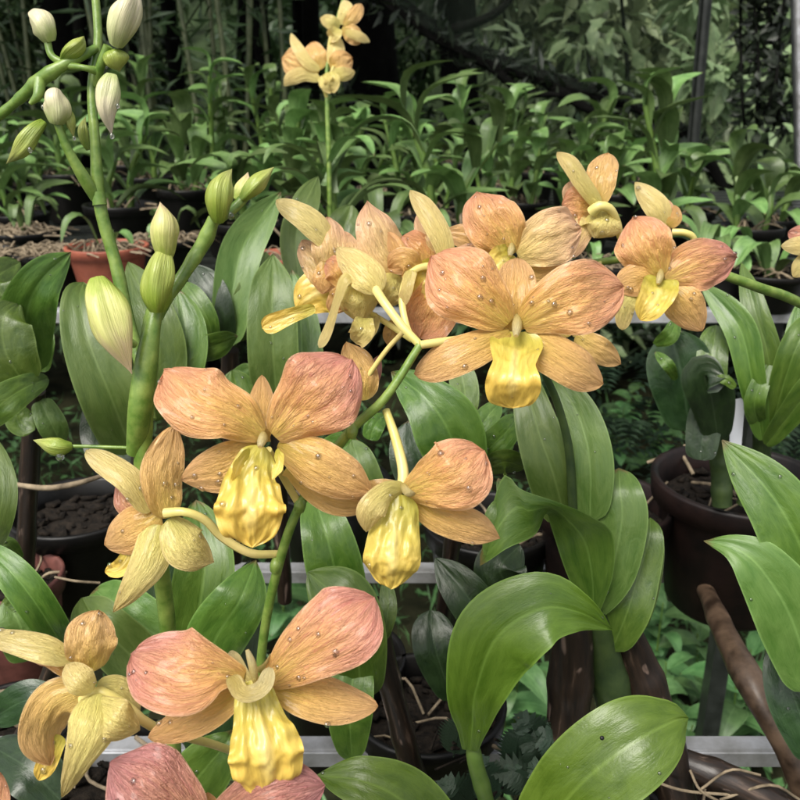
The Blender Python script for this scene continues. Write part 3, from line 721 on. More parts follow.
leaf(P, 'leaf', [(330,280,.74),(340,240,.74),(352,205,.75)], [14,20,10])
cane(P, [(235,560,.78),(232,460,.72),(230,350,.67)], 8)
P = plant('orchid with one tall folded leaf behind the hooked yellow lip', (285,600), .74)
leaf(P, 'leaf_grey', [(276,392,.58),(273,350,.57),(272,300,.57),(273,254,.585)], [24,25,23,3], fold=.3, p=.8)
leaf(P, 'leaf', [(300,420,.60),(302,370,.60),(300,310,.61),(292,270,.62)], [18,22,16,4])
leaf(P, 'leaf', [(250,450,.60),(240,400,.60),(232,370,.60)], [16,20,12])
leaf(P, 'leaf', [(310,470,.58),(340,450,.57),(358,440,.57)], [16,18,8])
cane(P, [(285,600,.72),(280,500,.66),(278,400,.60)], 8)
# P1: left edge
P = plant('orchid at the left edge with a wide pointed leaf bent over to the right', (30,620), .75)
leaf(P, 'leaf', [(34,372,.60),(26,325,.58),(38,285,.57),(71,252,.59)], [17,27,22,2], fold=.2, tilt=10)
leaf(P, 'leaf', [(25,385,.57),(5,350,.56),(4,318,.56),(20,302,.57)], [20,30,26,8], tilt=-10)
leaf(P, 'leaf', [(48,378,.58),(25,388,.56),(0,405,.55),(-22,432,.56)], [6,14,17,6])
leaf(P, 'leaf_grey', [(40,400,.60),(52,425,.60),(62,445,.61)], [10,14,8])
leaf(P, 'leaf', [(20,395,.60),(20,420,.60),(35,430,.60)], [10,14,8])
leaf(P, 'leaf', [(5,300,.62),(-5,280,.62),(20,262,.64)], [12,18,8])
leaf(P, 'leaf', [(42,372,.61),(46,340,.61),(40,310,.62)], [7,8,5])
cane(P, [(25,620,.75),(28,500,.67),(35,390,.60)], 9)
P = plant('orchid low at the left edge with dark green strap leaves leaning inwards', (0,760), .62)
leaf(P, 'leaf_grey', [(-18,560,.52),(-2,520,.50),(2,480,.50),(-12,430,.52)], [12,14,13,5])
leaf(P, 'leaf', [(70,660,.50),(48,622,.47),(18,580,.46),(-22,540,.47)], [12,17,17,8], fold=.3)
leaf(P, 'leaf_grey', [(30,660,.52),(20,625,.51),(5,600,.51)], [18,24,12])
leaf(P, 'leaf', [(20,560,.53),(8,545,.52),(-6,550,.52)], [5,8,5])
leaf(P, 'leaf', [(10,590,.52),(14,600,.51),(0,612,.51)], [6,9,5])
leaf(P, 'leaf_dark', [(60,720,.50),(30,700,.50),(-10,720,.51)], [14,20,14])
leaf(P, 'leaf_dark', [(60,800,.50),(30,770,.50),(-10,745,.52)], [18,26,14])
cane(P, [(0,780,.62),(30,720,.56),(60,650,.51)], 8)
# P4: centre leaves behind the stem
P = plant('orchid with broad mid-green leaves between the long spike and the lower round flower', (440,640), .72)
leaf(P, 'leaf', [(462,478,.52),(448,430,.51),(425,398,.515),(392,372,.53)], [26,34,24,4], fold=.22, cup=-.05)
leaf(P, 'leaf_grey', [(458,430,.56),(465,405,.56),(463,380,.57),(455,355,.58)], [6,13,14,6])
leaf(P, 'leaf', [(476,462,.53),(490,448,.52),(508,430,.52),(520,414,.53)], [6,15,14,3], tilt=15)
leaf(P, 'leaf_grey', [(470,440,.55),(485,420,.55),(500,402,.56)], [8,12,6])
leaf(P, 'leaf', [(485,470,.53),(505,462,.52),(525,468,.53)], [8,15,8], tilt=30)
leaf(P, 'leaf', [(490,462,.55),(502,452,.54),(514,440,.54)], [4,7,3])
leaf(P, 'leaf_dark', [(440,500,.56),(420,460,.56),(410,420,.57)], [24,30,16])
leaf(P, 'leaf_grey', [(380,520,.54),(362,470,.53),(352,440,.54)], [16,17,10])
leaf(P, 'leaf', [(370,440,.56),(375,425,.56),(385,415,.57)], [8,10,5])
cane(P, [(440,640,.68),(450,560,.60),(462,478,.54)], 8)
# P6: dark green leaves under the lower round flower
P = plant('dark green upright orchid leaves between the round peach petal and lowest flower', (350,760), .64)
leaf(P, 'leaf', [(345,610,.50),(335,570,.49),(325,530,.49),(312,490,.51)], [24,28,24,8], fold=.25)
leaf(P, 'leaf', [(362,700,.49),(355,640,.47),(338,600,.465),(308,572,.48)], [22,32,34,14], cup=-.3)
leaf(P, 'leaf', [(352,760,.49),(350,720,.48),(352,685,.48),(362,650,.49)], [10,22,22,10])
leaf(P, 'leaf', [(382,640,.50),(388,610,.50),(386,580,.51)], [6,9,6])
leaf(P, 'leaf_bright', [(332,585,.50),(322,565,.50),(314,545,.51)], [6,8,3])
cane(P, [(420,800,.58),(402,730,.55),(385,660,.53),(378,600,.52)], [13,12,11,8])

# P5: plant with the large arched leaves (centre right)
P = plant('orchid with large pale arched leaves and brown canes right of centre', (600,830), .60)
PA = P
leaf(P, 'leaf_grey', [(566,522,.50),(552,470,.49),(538,430,.49),(528,388,.50),(524,360,.52)], [22,26,22,15,4], fold=.12, tilt=8, p=.7, drops=2)
leaf(P, 'leaf_grey', [(590,520,.49),(590,465,.485),(580,420,.49),(560,382,.50),(550,362,.52)], [18,23,21,12,3], fold=.12, tilt=-8, drops=2)
mb = MB(); stube(mb, [(573,510,.492),(569,450,.482),(558,405,.472),(546,376,.46),(540,350,.45)], [5,4.6,4,3.8,3.2], nv=30); obj('spike', mb, 'stem_dark', P)
# arched leaf: underside rising from the base, then the lit upper side bending down to the left
mb = MB()
L = [(586,617,.49),(566,572,.485),(552,530,.475),(546,514,.462),(535,535,.448),(508,548,.44),(490,560,.445),(480,566,.452)]
Rr = [(600,612,.49),(613,575,.48),(613,535,.468),(592,517,.455),(560,503,.446),(522,490,.44),(502,478,.446),(480,556,.452)]
n = 40; a = [Vector(c) for c in cat([tuple(S(x)) for x in L], n)]; b = [Vector(c) for c in cat([tuple(S(x)) for x in Rr], n)]
G = []; U = []
for j in range(n):
    row = []
    for i in range(15):
        u = i/14; p = a[j].lerp(b[j], u); p = p + (CAM-p).normalized()*(.006*math.sin(math.pi*u)*math.sin(math.pi*j/(n-1))) ; row.append(p)
    G.append(row); U.append([(i/14, j/(n-1)) for i in range(15)])
mb.grid(G, U); obj('leaf', mb, ['leaf'], P)
leaf(P, 'leaf', [(488,556,.447),(498,520,.444),(506,500,.448),(498,478,.452)], [4,14,10,4], drops=0)
leaf(P, 'leaf_grey', [(598,612,.50),(612,570,.49),(622,520,.485),(620,490,.487),(619,468,.50)], [8,24,25,22,20], p=.7, fold=.1, cup=-.2, drops=2)
leaf(P, 'leaf', [(612,650,.51),(628,610,.50),(640,570,.50),(650,535,.50),(650,518,.51)], [14,22,20,14,6], fold=.2, cup=-.2)
leaf(P, 'leaf_grey', [(640,630,.52),(650,590,.515),(654,550,.515),(652,520,.52)], [6,9,10,6])
leaf(P, 'leaf_bright', [(470,750,.485),(472,728,.475),(476,690,.46),(497,638,.45),(540,609,.445),(578,612,.45),(612,629,.465)], [8,16,30,42,36,20,2], fold=.20, cup=-.12, base=.5, drops=4, nv=44)
cane(P, [(500,860,.54),(486,800,.51),(476,765,.495),(472,740,.490)], [8,8,8,5], 'cane')
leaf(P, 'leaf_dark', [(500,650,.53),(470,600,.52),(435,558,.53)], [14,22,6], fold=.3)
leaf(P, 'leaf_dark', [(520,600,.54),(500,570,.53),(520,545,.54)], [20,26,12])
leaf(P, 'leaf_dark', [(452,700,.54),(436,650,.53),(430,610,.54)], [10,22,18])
cane(P, [(552,840,.545),(566,740,.53),(572,650,.51),(572,600,.50)], [21,21,21,13])
cane(P, [(640,850,.55),(622,740,.535),(605,660,.52),(592,605,.50)], [17,18,17,8], 'stem_dark')
cane(P, [(690,850,.56),(660,730,.54),(635,660,.53),(615,600,.51)], [18,20,20,8])
c0 = at(598, 850, .56); add_pot(P, (c0.x, c0.y, BENCH-.09), .055, .085, 'black', 3, 10)

# bottom: bright leaf and its neighbour
P = plant('orchid with bright rounded leaf, tiny dark speck on it, at the lower edge', (520,900), .55)
leaf(P, 'leaf_bright', [(535,840,.42),(580,785,.405),(630,745,.40),(672,722,.405),(688,718,.41)], [34,44,44,30,10], p=.8, fold=.1, cup=-.12, nv=40, drops=5)
mb = MB(); mb.drop(at(602,738,.399), CAM-at(602,738,.399), .0011, 0); obj('insect_speck', mb, 'black', P)
cane(P, [(510,930,.56),(520,880,.48),(535,840,.43)], 14)
P = plant('orchid with a glossy green leaf tip rising at the lower edge left of centre', (440,900), .55)
leaf(P, 'leaf_bright', [(450,850,.44),(408,805,.43),(365,782,.43),(316,775,.44)], [30,36,26,4], p=.9, fold=.15, tilt=20, nv=36)
leaf(P, 'leaf_bright', [(455,850,.45),(440,815,.45),(434,788,.455)], [14,16,6])
cane(P, [(450,930,.56),(455,880,.50),(452,850,.45)], 12)

# P7: right edge leaves
P = plant('orchid at the right edge with two long pointed leaves reaching left over the brown pot', (850,760), .60)
leaf(P, 'leaf', [(840,620,.47),(808,560,.46),(775,500,.46),(722,440,.475)], [22,34,30,3], fold=.22, nv=40, drops=5)
leaf(P, 'leaf_grey', [(812,690,.48),(792,620,.465),(762,570,.46),(735,548,.465),(704,541,.475)], [22,36,28,16,2], fold=.2, nv=40, tilt=14)
leaf(P, 'leaf', [(830,700,.48),(815,640,.47),(800,560,.47)], [22,30,14])
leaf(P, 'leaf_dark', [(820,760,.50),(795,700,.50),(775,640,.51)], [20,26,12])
cane(P, [(850,800,.60),(840,740,.54),(825,680,.50)], 12)

# brown leaning canes at lower right
P = plant('bare brown orchid canes leaning across the gap at the lower right with a leafless base', (800,860), .62, 'orchid_cane_clump', 'orchid canes')
cane(P, [(700,578,.80),(710,600,.72),(728,640,.63),(755,690,.58),(790,750,.57),(820,820,.57)], [9,10,12,13,13,13], 'husk_brown')
cane(P, [(640,745,.56),(690,765,.55),(750,790,.54),(820,830,.54)], [10,14,16,16])
mb = MB()
for (p0, p1, p2) in [((700,790),(730,770),(760,775)),((720,800),(770,785),(800,800)),((690,770),(700,790),(720,802)),((640,775),(680,790),(730,795))]:
    stube(mb, [(p0[0],p0[1],.535),(p1[0],p1[1],.53),(p2[0],p2[1],.535)], 1.5, ns=5, nv=10)
obj('dry_roots', mb, 'root', P)

# small fern with mossy base at the bottom centre
P = thing('fern', 'small dark fern growing from a mossy clump at the bottom between the canes', 'fern', at(510, 790, .56))
rg = random.Random(4)
mb = MB()
for k in range(26):
    x = rg.uniform(440, 590); y = rg.uniform(740, 800)
    stube(mb, [(x,y,.56),(x+rg.uniform(-14,14),y-rg.uniform(4,20),.54),(x+rg.uniform(-26,26),y-rg.uniform(-8,20),.53)], rg.uniform(1,2.2), ns=5, nv=6)
obj('root_clump', mb, 'medium', P)
for k in range(16):
    x = rg.uniform(450, 580); y = rg.uniform(755, 815); a = rg.uniform(-2.8, -.3); L_ = rg.uniform(40, 70)
    mb = MB(); pts = [(x,y,.54),(x+math.cos(a)*L_*.5,y+math.sin(a)*L_*.6,.52),(x+math.cos(a)*L_,y+math.sin(a)*L_*.75,.525)]
    cs = cat([tuple(S(p)) for p in pts], 16)
    tube(mb, [Vector(c) for c in cs[::3]], .0005, ns=4, nv=16)
    for j in range(2, 16):
        p = Vector(cs[j]); T = (Vector(cs[min(j+1,15)])-Vector(cs[j-1])).normalized(); sd = T.cross(CAM-p).normalized(); w = .011*math.sin(math.pi*min(1,(j+2)/17))+.002
        for s_ in (-1, 1):
            e = p+sd*s_*w+T*w*.5
            mb.poly([p-T*.002, p+sd*s_*w*.5-T*.001, e, p+sd*s_*w*.45+T*.0045, p+T*.002], 0, [(0,0),(0,.5),(.5,1),(1,.5),(1,0)])
    obj('frond', mb, 'fern', P)
for (x, y, t) in [(425,690,0),(430,770,0)]:
    pass

# P8 upper right plant with narrow leaves in the brown pot
c = onplane(738, 503, BENCH+.10); pc = Vector((c.x, c.y, BENCH-.0))
P = thing('potted_orchid', 'potted orchid with long narrow leaves in the wide brown plastic pot at the right', 'potted orchid', pc)
add_pot(P, pc, .073, .125, 'rust', 5, 9)
d = .66
leaf(P, 'leaf', [(762,440,d),(752,380,d-.02),(738,325,d-.02),(700,282,d)], [7,13,15,4], fold=.3)
leaf(P, 'leaf', [(765,440,d),(770,370,d-.02),(755,310,d-.02),(741,262,d)], [8,13,12,2], fold=.3)
leaf(P, 'leaf', [(768,440,d),(785,380,d-.03),(800,340,d-.04),(820,310,d-.03)], [8,14,15,8], fold=.3)
leaf(P, 'leaf', [(766,445,d),(790,415,d-.03),(815,385,d-.05),(850,360,d-.05)], [7,12,14,8], fold=.3)
leaf(P, 'leaf', [(775,420,d),(792,350,d),(800,300,d+.01)], [7,10,4], fold=.3)
leaf(P, 'leaf', [(760,430,d),(755,400,d-.02),(775,350,d-.02)], [7,10,4], fold=.3)
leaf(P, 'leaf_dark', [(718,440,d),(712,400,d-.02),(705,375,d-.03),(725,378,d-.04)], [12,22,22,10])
leaf(P, 'leaf_bright', [(735,388,d-.04),(726,380,d-.04),(714,378,d-.035)], [3,5,3])
leaf(P, 'leaf', [(712,400,d),(712,360,d),(716,325,d+.01)], [12,15,12])
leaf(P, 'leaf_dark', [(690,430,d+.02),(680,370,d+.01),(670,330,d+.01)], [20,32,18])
leaf(P, 'leaf', [(655,345,d),(670,335,d-.01),(678,318,d)], [3,9,3], tilt=20)
leaf(P, 'leaf', [(676,380,d),(668,365,d-.01),(655,352,d)], [3,6,3])
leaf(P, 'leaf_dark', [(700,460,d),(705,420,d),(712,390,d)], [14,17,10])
cane(P, [(722,505,.70),(720,450,.69),(716,400,.67)], 10, 'stem_dark')
cane(P, [(745,505,.70),(758,470,.69),(764,430,.67)], 9, 'stem_dark')
P = thing('plant_tag', 'blank whitish plastic plant label standing in the brown pot at the right', 'plant label', at(736, 440, .675))
mb = MB(); a = [at(729,452,.675), at(741,452,.675), at(745,402,.67), at(741,398,.67), at(732,400,.67)]
mb.poly(a); mb.poly([p+FW*.0008 for p in reversed(a)])
for i in range(5): mb.poly([a[i], a[(i+1)%5], a[(i+1)%5]+FW*.0008, a[i]+FW*.0008])
obj('tag_blade', mb, 'white_tag', P, smooth=False)
mb = MB(); a0 = [at(713,450,.672), at(717,450,.672), at(716,426,.668), at(713,424,.668)]; mb.poly(a0); mb.poly([p+FW*.0008 for p in reversed(a0)])
for i in range(4): mb.poly([a0[i], a0[(i+1)%4], a0[(i+1)%4]+FW*.0008, a0[i]+FW*.0008])
P = thing('plant_tag', 'thin sliver of white label beside the dark cane in the brown pot', 'plant label', at(715, 450, .672))
obj('tag_blade', mb, 'white_tag', P, smooth=False)

# other pots on the near bench
def standing_pot(label, px, py, zr, r, h, m, seed, roots=0):
    c = onplane(px, py, BENCH+zr); b = Vector((c.x, c.y, BENCH+zr-h))
    P = thing('plant_pot', label, 'plant pot', b)
    mb = MB(); pot_mb(mb, b, r, h); obj('pot_body', mb, m, P)
    mb = MB(); medium_mb(mb, b, r*.92, b.z+h*.80, 60, seed); obj('potting_medium', mb, 'medium', P)
    if roots: mb = MB(); roots_mb(mb, b, r, b.z+h*.83, roots, seed+1); obj('dry_roots', mb, 'root', P)
standing_pot('black plastic pot behind the arched leaves, touching the brown pot', 604, 500, .10, .058, .12, 'rust', 11, 10)
standing_pot('black pot in the shadow under the left facing flower', 78, 505, .07, .062, .10, 'black', 12, 0)
standing_pot('reddish rimmed pot low at the left edge', 10, 575, .05, .042, .10, 'old_clay', 13, 4)
standing_pot('black pot standing below the dark leaves at the bottom centre', 428, 700, .02, .055, .10, 'black', 14, 6)
standing_pot('black pot behind the lowest big flower', 340, 655, .02, .05, .10, 'black', 15, 6)
standing_pot('black pot at the lower left behind the yellow lip', 120, 770, .0, .05, .10, 'black', 16, 4)
standing_pot('black pot hidden in shade at the lower left corner', 10, 720, .0, .045, .10, 'black', 17, 4)
standing_pot('black pot at the centre of the bench behind the long spike', 330, 480, .06, .06, .10, 'black', 18, 4)
standing_pot('black pot behind the two tall pale leaves', 490, 520, .06, .06, .11, 'black', 19, 4)
standing_pot('black pot right of the fern', 690, 820, -.03, .05, .09, 'black', 20, 8)
# thin wires and roots
def wire(label, pts, w, m, name='aerial_root', cat='root'):
    mb = MB(); stube(mb, pts, w, ns=8, nv=24); o = obj(name, mb, m, None, org=S(pts[0])); o.location = S(pts[0]); tag(o, label, cat)
wire('pinkish dead root curving level above the black pot at the left', [(12,484,.60),(45,488,.59),(75,484,.59),(108,474,.60)], [2.5,3,3,2], 'root')
wire('thin pale twig lying below the reddish pot rim', [(55,577,.56),(75,581,.555),(100,583,.56)], 1.3, 'root', 'twig', 'twig')

# ================================================================== benches
def rail(parent, y, z, x0=-1.6, x1=1.9, h=.012, dpt=.013, name='rail'):
    mb = MB(); mb.box(((x0+x1)/2, y, z), (x1-x0, dpt, h*.4)); mb.box(((x0+x1)/2, y-dpt/2-.0015, z-h*.5), (x1-x0, .002, h)); mb.box(((x0+x1)/2, y+dpt/2+.0015, z-h*.5), (x1-x0, .002, h))
    return obj(name, mb, 'metal', parent, smooth=False)
NB = thing('bench', 'near galvanised plant bench whose pale rails show between the pots', 'bench', (0, .6, 0))
for py in (745, 568):
    p = onplane(400, py, BENCH-.008); rail(NB, p.y, BENCH-.008)
rail(NB, .36, BENCH-.008)
for x in (-1.5, -.55, .62, 1.7):
    mb = MB(); mb.box((x, .62, BENCH-.036), (.022, .62, .018)); obj('cross_bar', mb, 'dark_metal', NB, smooth=False)
for x in (-1.5, 1.7):
    for y in (.36, .9):
        mb = MB(); mb.box((x, y, BENCH/2-.03), (.03, .03, BENCH-.06)); obj('leg', mb, 'dark_metal', NB, smooth=False)
BZ = CAMZ-.29
BB = thing('bench', 'raised back bench carrying the rows of young potted orchids', 'bench', (0, 1.8, 0))
rail(BB, 1.20, BZ-.01, -2.6, 2.8, .016)
mb = MB()
y = 1.26
while y < 2.75: mb.box((.1, y, BZ-.02), (5.4, .035, .012)); y += .07
obj('slats', mb, 'dark_metal', BB, smooth=False)
for x in (-2.4, -1.0, .55, 1.9):
    for y in (1.24, 2.6):
        mb = MB(); mb.box((x, y, (BZ-.03)/2), (.03, .03, BZ-.03)); obj('leg', mb, 'dark_metal', BB, smooth=False)
# ================================================================== young orchids on the back bench
def seedling(seed, H, n, LL, lw, curl, m='leaf_bg', ncane=2, potm='black', pr=.045, ph=.075, broad=False, with_pot=True):
    rg = random.Random(seed)
    root = thing('young_orchid', 'x', 'potted orchid', (0, 0, 0)); O = Vector((0, 0, 0))
    if with_pot: add_pot(root, O, pr, ph, potm, seed, 12, med='moss' if seed % 2 else 'medium')
    z0 = ph*.8
    k = 0
    for c in range(ncane):
        a = rg.uniform(0, 6.28); b = Vector((math.cos(a), math.sin(a), 0)); h = H*rg.uniform(.6, 1.0) if c else H
        p0 = b*pr*.35+Vector((0, 0, z0-.01)); p1 = b*(pr*.5)+Vector((0, 0, z0+h*.5)); p2 = b*pr*rg.uniform(.4, 1.1)+Vector((rg.uniform(-.02, .02), rg.uniform(-.02, .02), z0+h))
        mb = MB(); tube(mb, [p0, p1, p2], [.005, .0045, .003], ns=7, nv=10); obj('cane', mb, 'cane', root)
        az = rg.uniform(0, 6.28); nn = n if c == 0 else int(n*.7)
        for i in range(nn):
            t = .15+.85*i/max(1, nn-1); P0 = p0.lerp(p1, t*2) if t < .5 else p1.lerp(p2, t*2-1)
            aa = az+(i % 2)*math.pi+rg.uniform(-.55, .55); dirv = Vector((math.cos(aa), math.sin(aa), 0))
            L = 1.05*LL*rg.uniform(.65, 1.2)*(1 if t < .85 else .8); el = .5+.95*t*rg.uniform(.7, 1.1); cv = .55*curl*rg.uniform(.4, 1.4)
            q1 = P0+dirv*L*.4*math.cos(el)+Vector((0, 0, L*.42*math.sin(el)+.004)); q2 = P0+dirv*L*(.78)*math.cos(el*.75)+Vector((0, 0, L*(.66*math.sin(el)-cv*.18)))
            q3 = P0+dirv*L*math.cos(el*.6)+Vector((0, 0, L*(.8*math.sin(el)-cv*.5)))
            mb = MB(); blade(mb, [P0, q1, q2, q3], lw*1.2*rg.uniform(.8, 1.2), p=.8, q=.75, nu=7, nv=10, fold=.35, hint=lambda p, t, D=dirv: Vector((0, 0, 1))-D*.25, tilt=rg.uniform(-22, 22), wr=.02, base=.45)
            obj('leaf', mb, 'leaf_old' if rg.random() < .015 else m, root)
    return root
M['culm'] = simple('bamboo_culm', (.05,.07,.02), (.14,.16,.07), 20, .4)
PROTO = [
 seedling(1, .13, 9, .095, .0105, .7), seedling(2, .10, 8, .085, .012, .9), seedling(3, .16, 11, .085, .011, .6),
 seedling(4, .12, 10, .075, .0135, .5), seedling(5, .07, 9, .10, .0115, 1.3), seedling(6, .18, 12, .075, .010, .8, ncane=3),
]
KIND = ['slender arching', 'low bushy', 'tall feathery', 'broad upright', 'drooping rosette', 'many-stemmed']
TONE = ['narrow', 'soft', 'fresh', 'wide', 'curling', 'crowded']
used = set()
ORD = ['first','second','third','fourth','fifth','sixth','seventh','eighth','ninth','tenth','eleventh','twelfth','thirteenth','fourteenth','fifteenth','sixteenth','seventeenth','eighteenth']
rows = [(1.42, 8, 'front row'), (1.62, 9, 'second row'), (1.84, 10, 'third row'), (2.08, 12, 'fourth row'), (2.36, 13, 'hindmost row')]
rg = random.Random(21)
for ri, (y, n, rn) in enumerate(rows):
    half = 400/FPX*(y/math.cos(R(12)))*1.02
    pc_ = 0
    for i in range(n):
        x = -half+2*half*(i+.5)/n+rg.uniform(-.025, .025); yy = y+rg.uniform(-.035, .035)
        if ri >= 2 and x/(y/math.cos(R(12)))*FPX > 235: continue
        k = rg.choice([0,1,2,3,4,5]) if x < .45 else rg.choice([1,4,4,0])
        if ri == 0 and x < -.30: continue           # left: pots with dry roots only
        if ri < 2 and x < -.55: k = 1
        src = PROTO[k]
        if k in used: o = copy_tree(src)
        else: o = src; used.add(k)
        o.location = (x, yy, BZ-.012); o.rotation_euler = (0, 0, rg.uniform(0, 6.28)); s = rg.uniform(.85, 1.4)*(1.15 if ri > 2 else 1); o.scale = (s, s, s)
        ORG[o.name] = Vector(o.location)
        pc_ += 1; o['label'] = f'{KIND[k]} young orchid, {ORD[pc_-1]} from left in the {rn} on the back bench'
        o['group'] = 'young potted orchids in rows on the back bench'
for k in range(6):
    if k not in used:
        for ch in list(PROTO[k].children_recursive): bpy.data.objects.remove(ch)
        bpy.data.objects.remove(PROTO[k])

# pots at the left front of the back bench
def back_pot(label, px, py, dist, r, h, m, seed, roots, plant_=None, med='moss'):
    v = at(px, py, 1)-CAM; k = dist/v.y; c = CAM+v*k; b = Vector((c.x, c.y, BZ-.012))
    P = thing('potted_orchid' if plant_ else 'plant_pot', label, 'potted orchid' if plant_ else 'plant pot', b)
    add_pot(P, b, r, h, m, seed, roots, med=med)
    rg = random.Random(seed)
    if plant_:
        for i in range(plant_[0]):
            a = 6.28*i/plant_[0]+rg.uniform(-.4, .4); L = plant_[1]*rg.uniform(.6, 1.1); dv = Vector((math.cos(a), math.sin(a), 0)); up = plant_[3]*rg.uniform(.6, 1.3)
            p0 = b+Vector((0, 0, h*.85))+dv*.008
            mb = MB(); blade(mb, [p0, p0+dv*L*.35+Vector((0,0,L*.55*up)), p0+dv*L*.75+Vector((0,0,L*.55*up)), p0+dv*L+Vector((0,0,L*.25*up))], plant_[2], nu=9, nv=14, fold=.3, hint=lambda p, t, D=dv: Vector((0,0,1))-D*.4, tilt=rg.uniform(-15, 15), base=.5, q=.6)
            obj('leaf', mb, plant_[4], P)
    return P
back_pot('terracotta coloured pot with dry roots at the left of the back bench', 106, 240, 1.26, .056, .085, 'terra', 31, 60, (3,.06,.009,1.6,'leaf_bg'))
back_pot('mossy dark pot immediately left of the terracotta pot', 48, 236, 1.30, .055, .07, 'black', 32, 110)
back_pot('mossy dark pot at the left edge of the back bench', -20, 232, 1.30, .052, .07, 'black', 33, 90)
back_pot('dark pot with a tangle of dry roots right of the terracotta pot', 168, 222, 1.42, .055, .07, 'black', 34, 110, (3,.05,.008,1.8,'leaf_bg'))
back_pot('dark pot with dry roots behind the mossy pots', 20, 205, 1.50, .06, .07, 'black', 35, 90, (4,.06,.008,1.6,'leaf_bg'))
back_pot('reddish brown pot seen between the grey leaf and the pale hooked sepal', 285, 246, 1.27, .05, .07, 'terra', 36, 20)
back_pot('shallow black pot with arching rosette right of the peach flowers', 715, 246, 1.26, .06, .06, 'black', 37, 20, (16,.10,.011,1.0,'leaf_bg'), 'medium')
back_pot('low black pot with two broad leaves in front of the rosette', 772, 262, 1.22, .055, .055, 'black', 38, 20, (5,.075,.016,1.1,'leaf_bg'), 'medium')
back_pot('black pot behind the peach flowers with pale sticks in it', 600, 250, 1.28, .055, .055, 'black', 39, 40, (4,.05,.008,1.5,'leaf_bg'), 'medium')
back_pot('dark pot on the bench behind the central flower', 455, 250, 1.27, .05, .06, 'black', 40, 20, (8,.10,.011,1.3,'leaf_bg'), 'medium')
back_pot('dark pot with strap leaves behind the pink back petals', 380, 250, 1.28, .05, .06, 'black', 41, 20, (8,.12,.012,1.5,'leaf_bg'), 'medium')

# distant flowering orchid
OD = thing('flowering_orchid', 'distant cream and peach orchid held high on a thin stem among the young plants', 'orchid', at(330, 240, 1.05))
mb = MB(); stube(mb, [(330,240,1.05),(329,165,1.03),(327,100,1.02),(328,60,1.02),(337,20,1.02),(345,-6,1.02)], [2.6,2.4,2.2,2,1.8,1.6], ns=8, nv=40); obj('spike', mb, 'stem', OD)
flower(OD, 1.01, [(327,98,10),(324,88,4),(322,76,0)], 2, [
 ('petal','petal_tan',[(318,74,6),(306,68,4),(292,62,8),(282,58,20)],[5,12,15,6],dict(drops=0)),
 ('sepal','sepal_pale',[(320,70,0),(308,62,-6),(298,48,-6),(291,33,4)],[3,6,6,2],dict(drops=0,tilt=15)),
 ('petal','petal_tan',[(320,70,8),(315,56,6),(310,43,16)],[5,12,8],dict(drops=0)),
 ('sepal','sepal_pale',[(320,80,2),(305,74,0),(292,78,4),(284,86,12)],[3,7,7,3],dict(drops=0)),
 ('lip','sepal_yellow',[(322,76,0),(328,84,-4),(334,88,4)],[5,8,4],dict(drops=0)),
])
flower(OD, 1.01, [(328,80,14),(331,74,6),(334,66,2)], 2, [
 ('petal','petal_tan',[(331,70,4),(340,64,0),(352,58,6)],[5,13,8],dict(drops=0)),
 ('sepal','sepal_pale',[(332,66,4),(336,50,2),(338,36,8)],[5,9,4],dict(drops=0)),
 ('sepal','sepal_yellow',[(333,72,2),(344,74,0),(355,72,8)],[4,7,3],dict(drops=0)),
 ('lip','sepal_yellow',[(330,72,0),(332,82,-4),(328,92,4)],[4,8,4],dict(drops=0)),
])
flower(OD, 1.01, [(328,60,12),(330,42,4),(335,30,2)], 2, [
 ('sepal','sepal_yellow',[(340,26,0),(330,22,-4),(320,18,4)],[4,7,3],dict(drops=0)),
 ('petal','petal_tan',[(344,26,0),(354,16,-2),(362,4,6)],[3,7,5],dict(drops=0)),
 ('petal','petal_tan',[(342,28,2),(352,34,0),(360,44,6)],[4,9,5],dict(drops=0)),
 ('sepal','sepal_pale',[(345,32,0),(358,36,-2),(370,42,4)],[3,5,2],dict(drops=0)),
 ('sepal','sepal_pale',[(340,24,2),(346,12,2),(344,0,8)],[4,8,5],dict(drops=0)),
 ('lip','sepal_yellow',[(338,28,0),(334,34,-4),(328,36,4)],[4,7,4],dict(drops=0)),
])
rg = random.Random(5)
for i in range(12):
    a = rg.uniform(0, 6.28); L = rg.uniform(.08, .12); p0 = at(330+rg.uniform(-8, 8), 235-i*7, 1.04); dv = Vector((math.cos(a), math.sin(a)*.8, 0))
    mb = MB(); blade(mb, [p0, p0+dv*L*.4+Vector((0,0,L*.4)), p0+dv*L*.8+Vector((0,0,L*.45)), p0+dv*L+Vector((0,0,L*.25))], .011, nu=9, nv=14, fold=.3, hint=lambda p, t, D=dv: Vector((0,0,1))-D*.4, base=.5)
    obj('leaf', mb, 'leaf_bg', OD)

# ================================================================== ground, weeds
mb = MB(); n = 90; P = []; U = []
for j in range(n+1):
    row = []
    for i in range(n+1):
        s = (j/n)**2; x = (-1+2*i/n)*(3+60*s); yy = -3+80*s
        z = .05*noise.noise(Vector((x*.9, yy*.9, 0)))+.015*noise.noise(Vector((x*5, yy*5, 3)))
        row.append(Vector((x, yy, z)))
    P.append(row); U.append([(i/n, j/n) for i in range(n+1)])
mb.grid(P, U); g = obj('ground', mb, 'soil'); tag(g, kind='structure')
# hillside behind, reaching above the picture
mb = MB(); P = []; U = []
for j in range(41):
    row = []
    for i in range(81):
        x = -45+90*i/80; t = j/40; yy = 10+22*t; z = -.2+15*t**.9+1.0*noise.noise(Vector((x*.25, yy*.25, 7)))+.3*noise.noise(Vector((x, yy, 2)))
        row.append(Vector((x, yy, z)))
    P.append(row); U.append([(i/80, j/40) for i in range(81)])
mb.grid(P, U); g = obj('hillside', mb, 'hill'); tag(g, kind='structure')

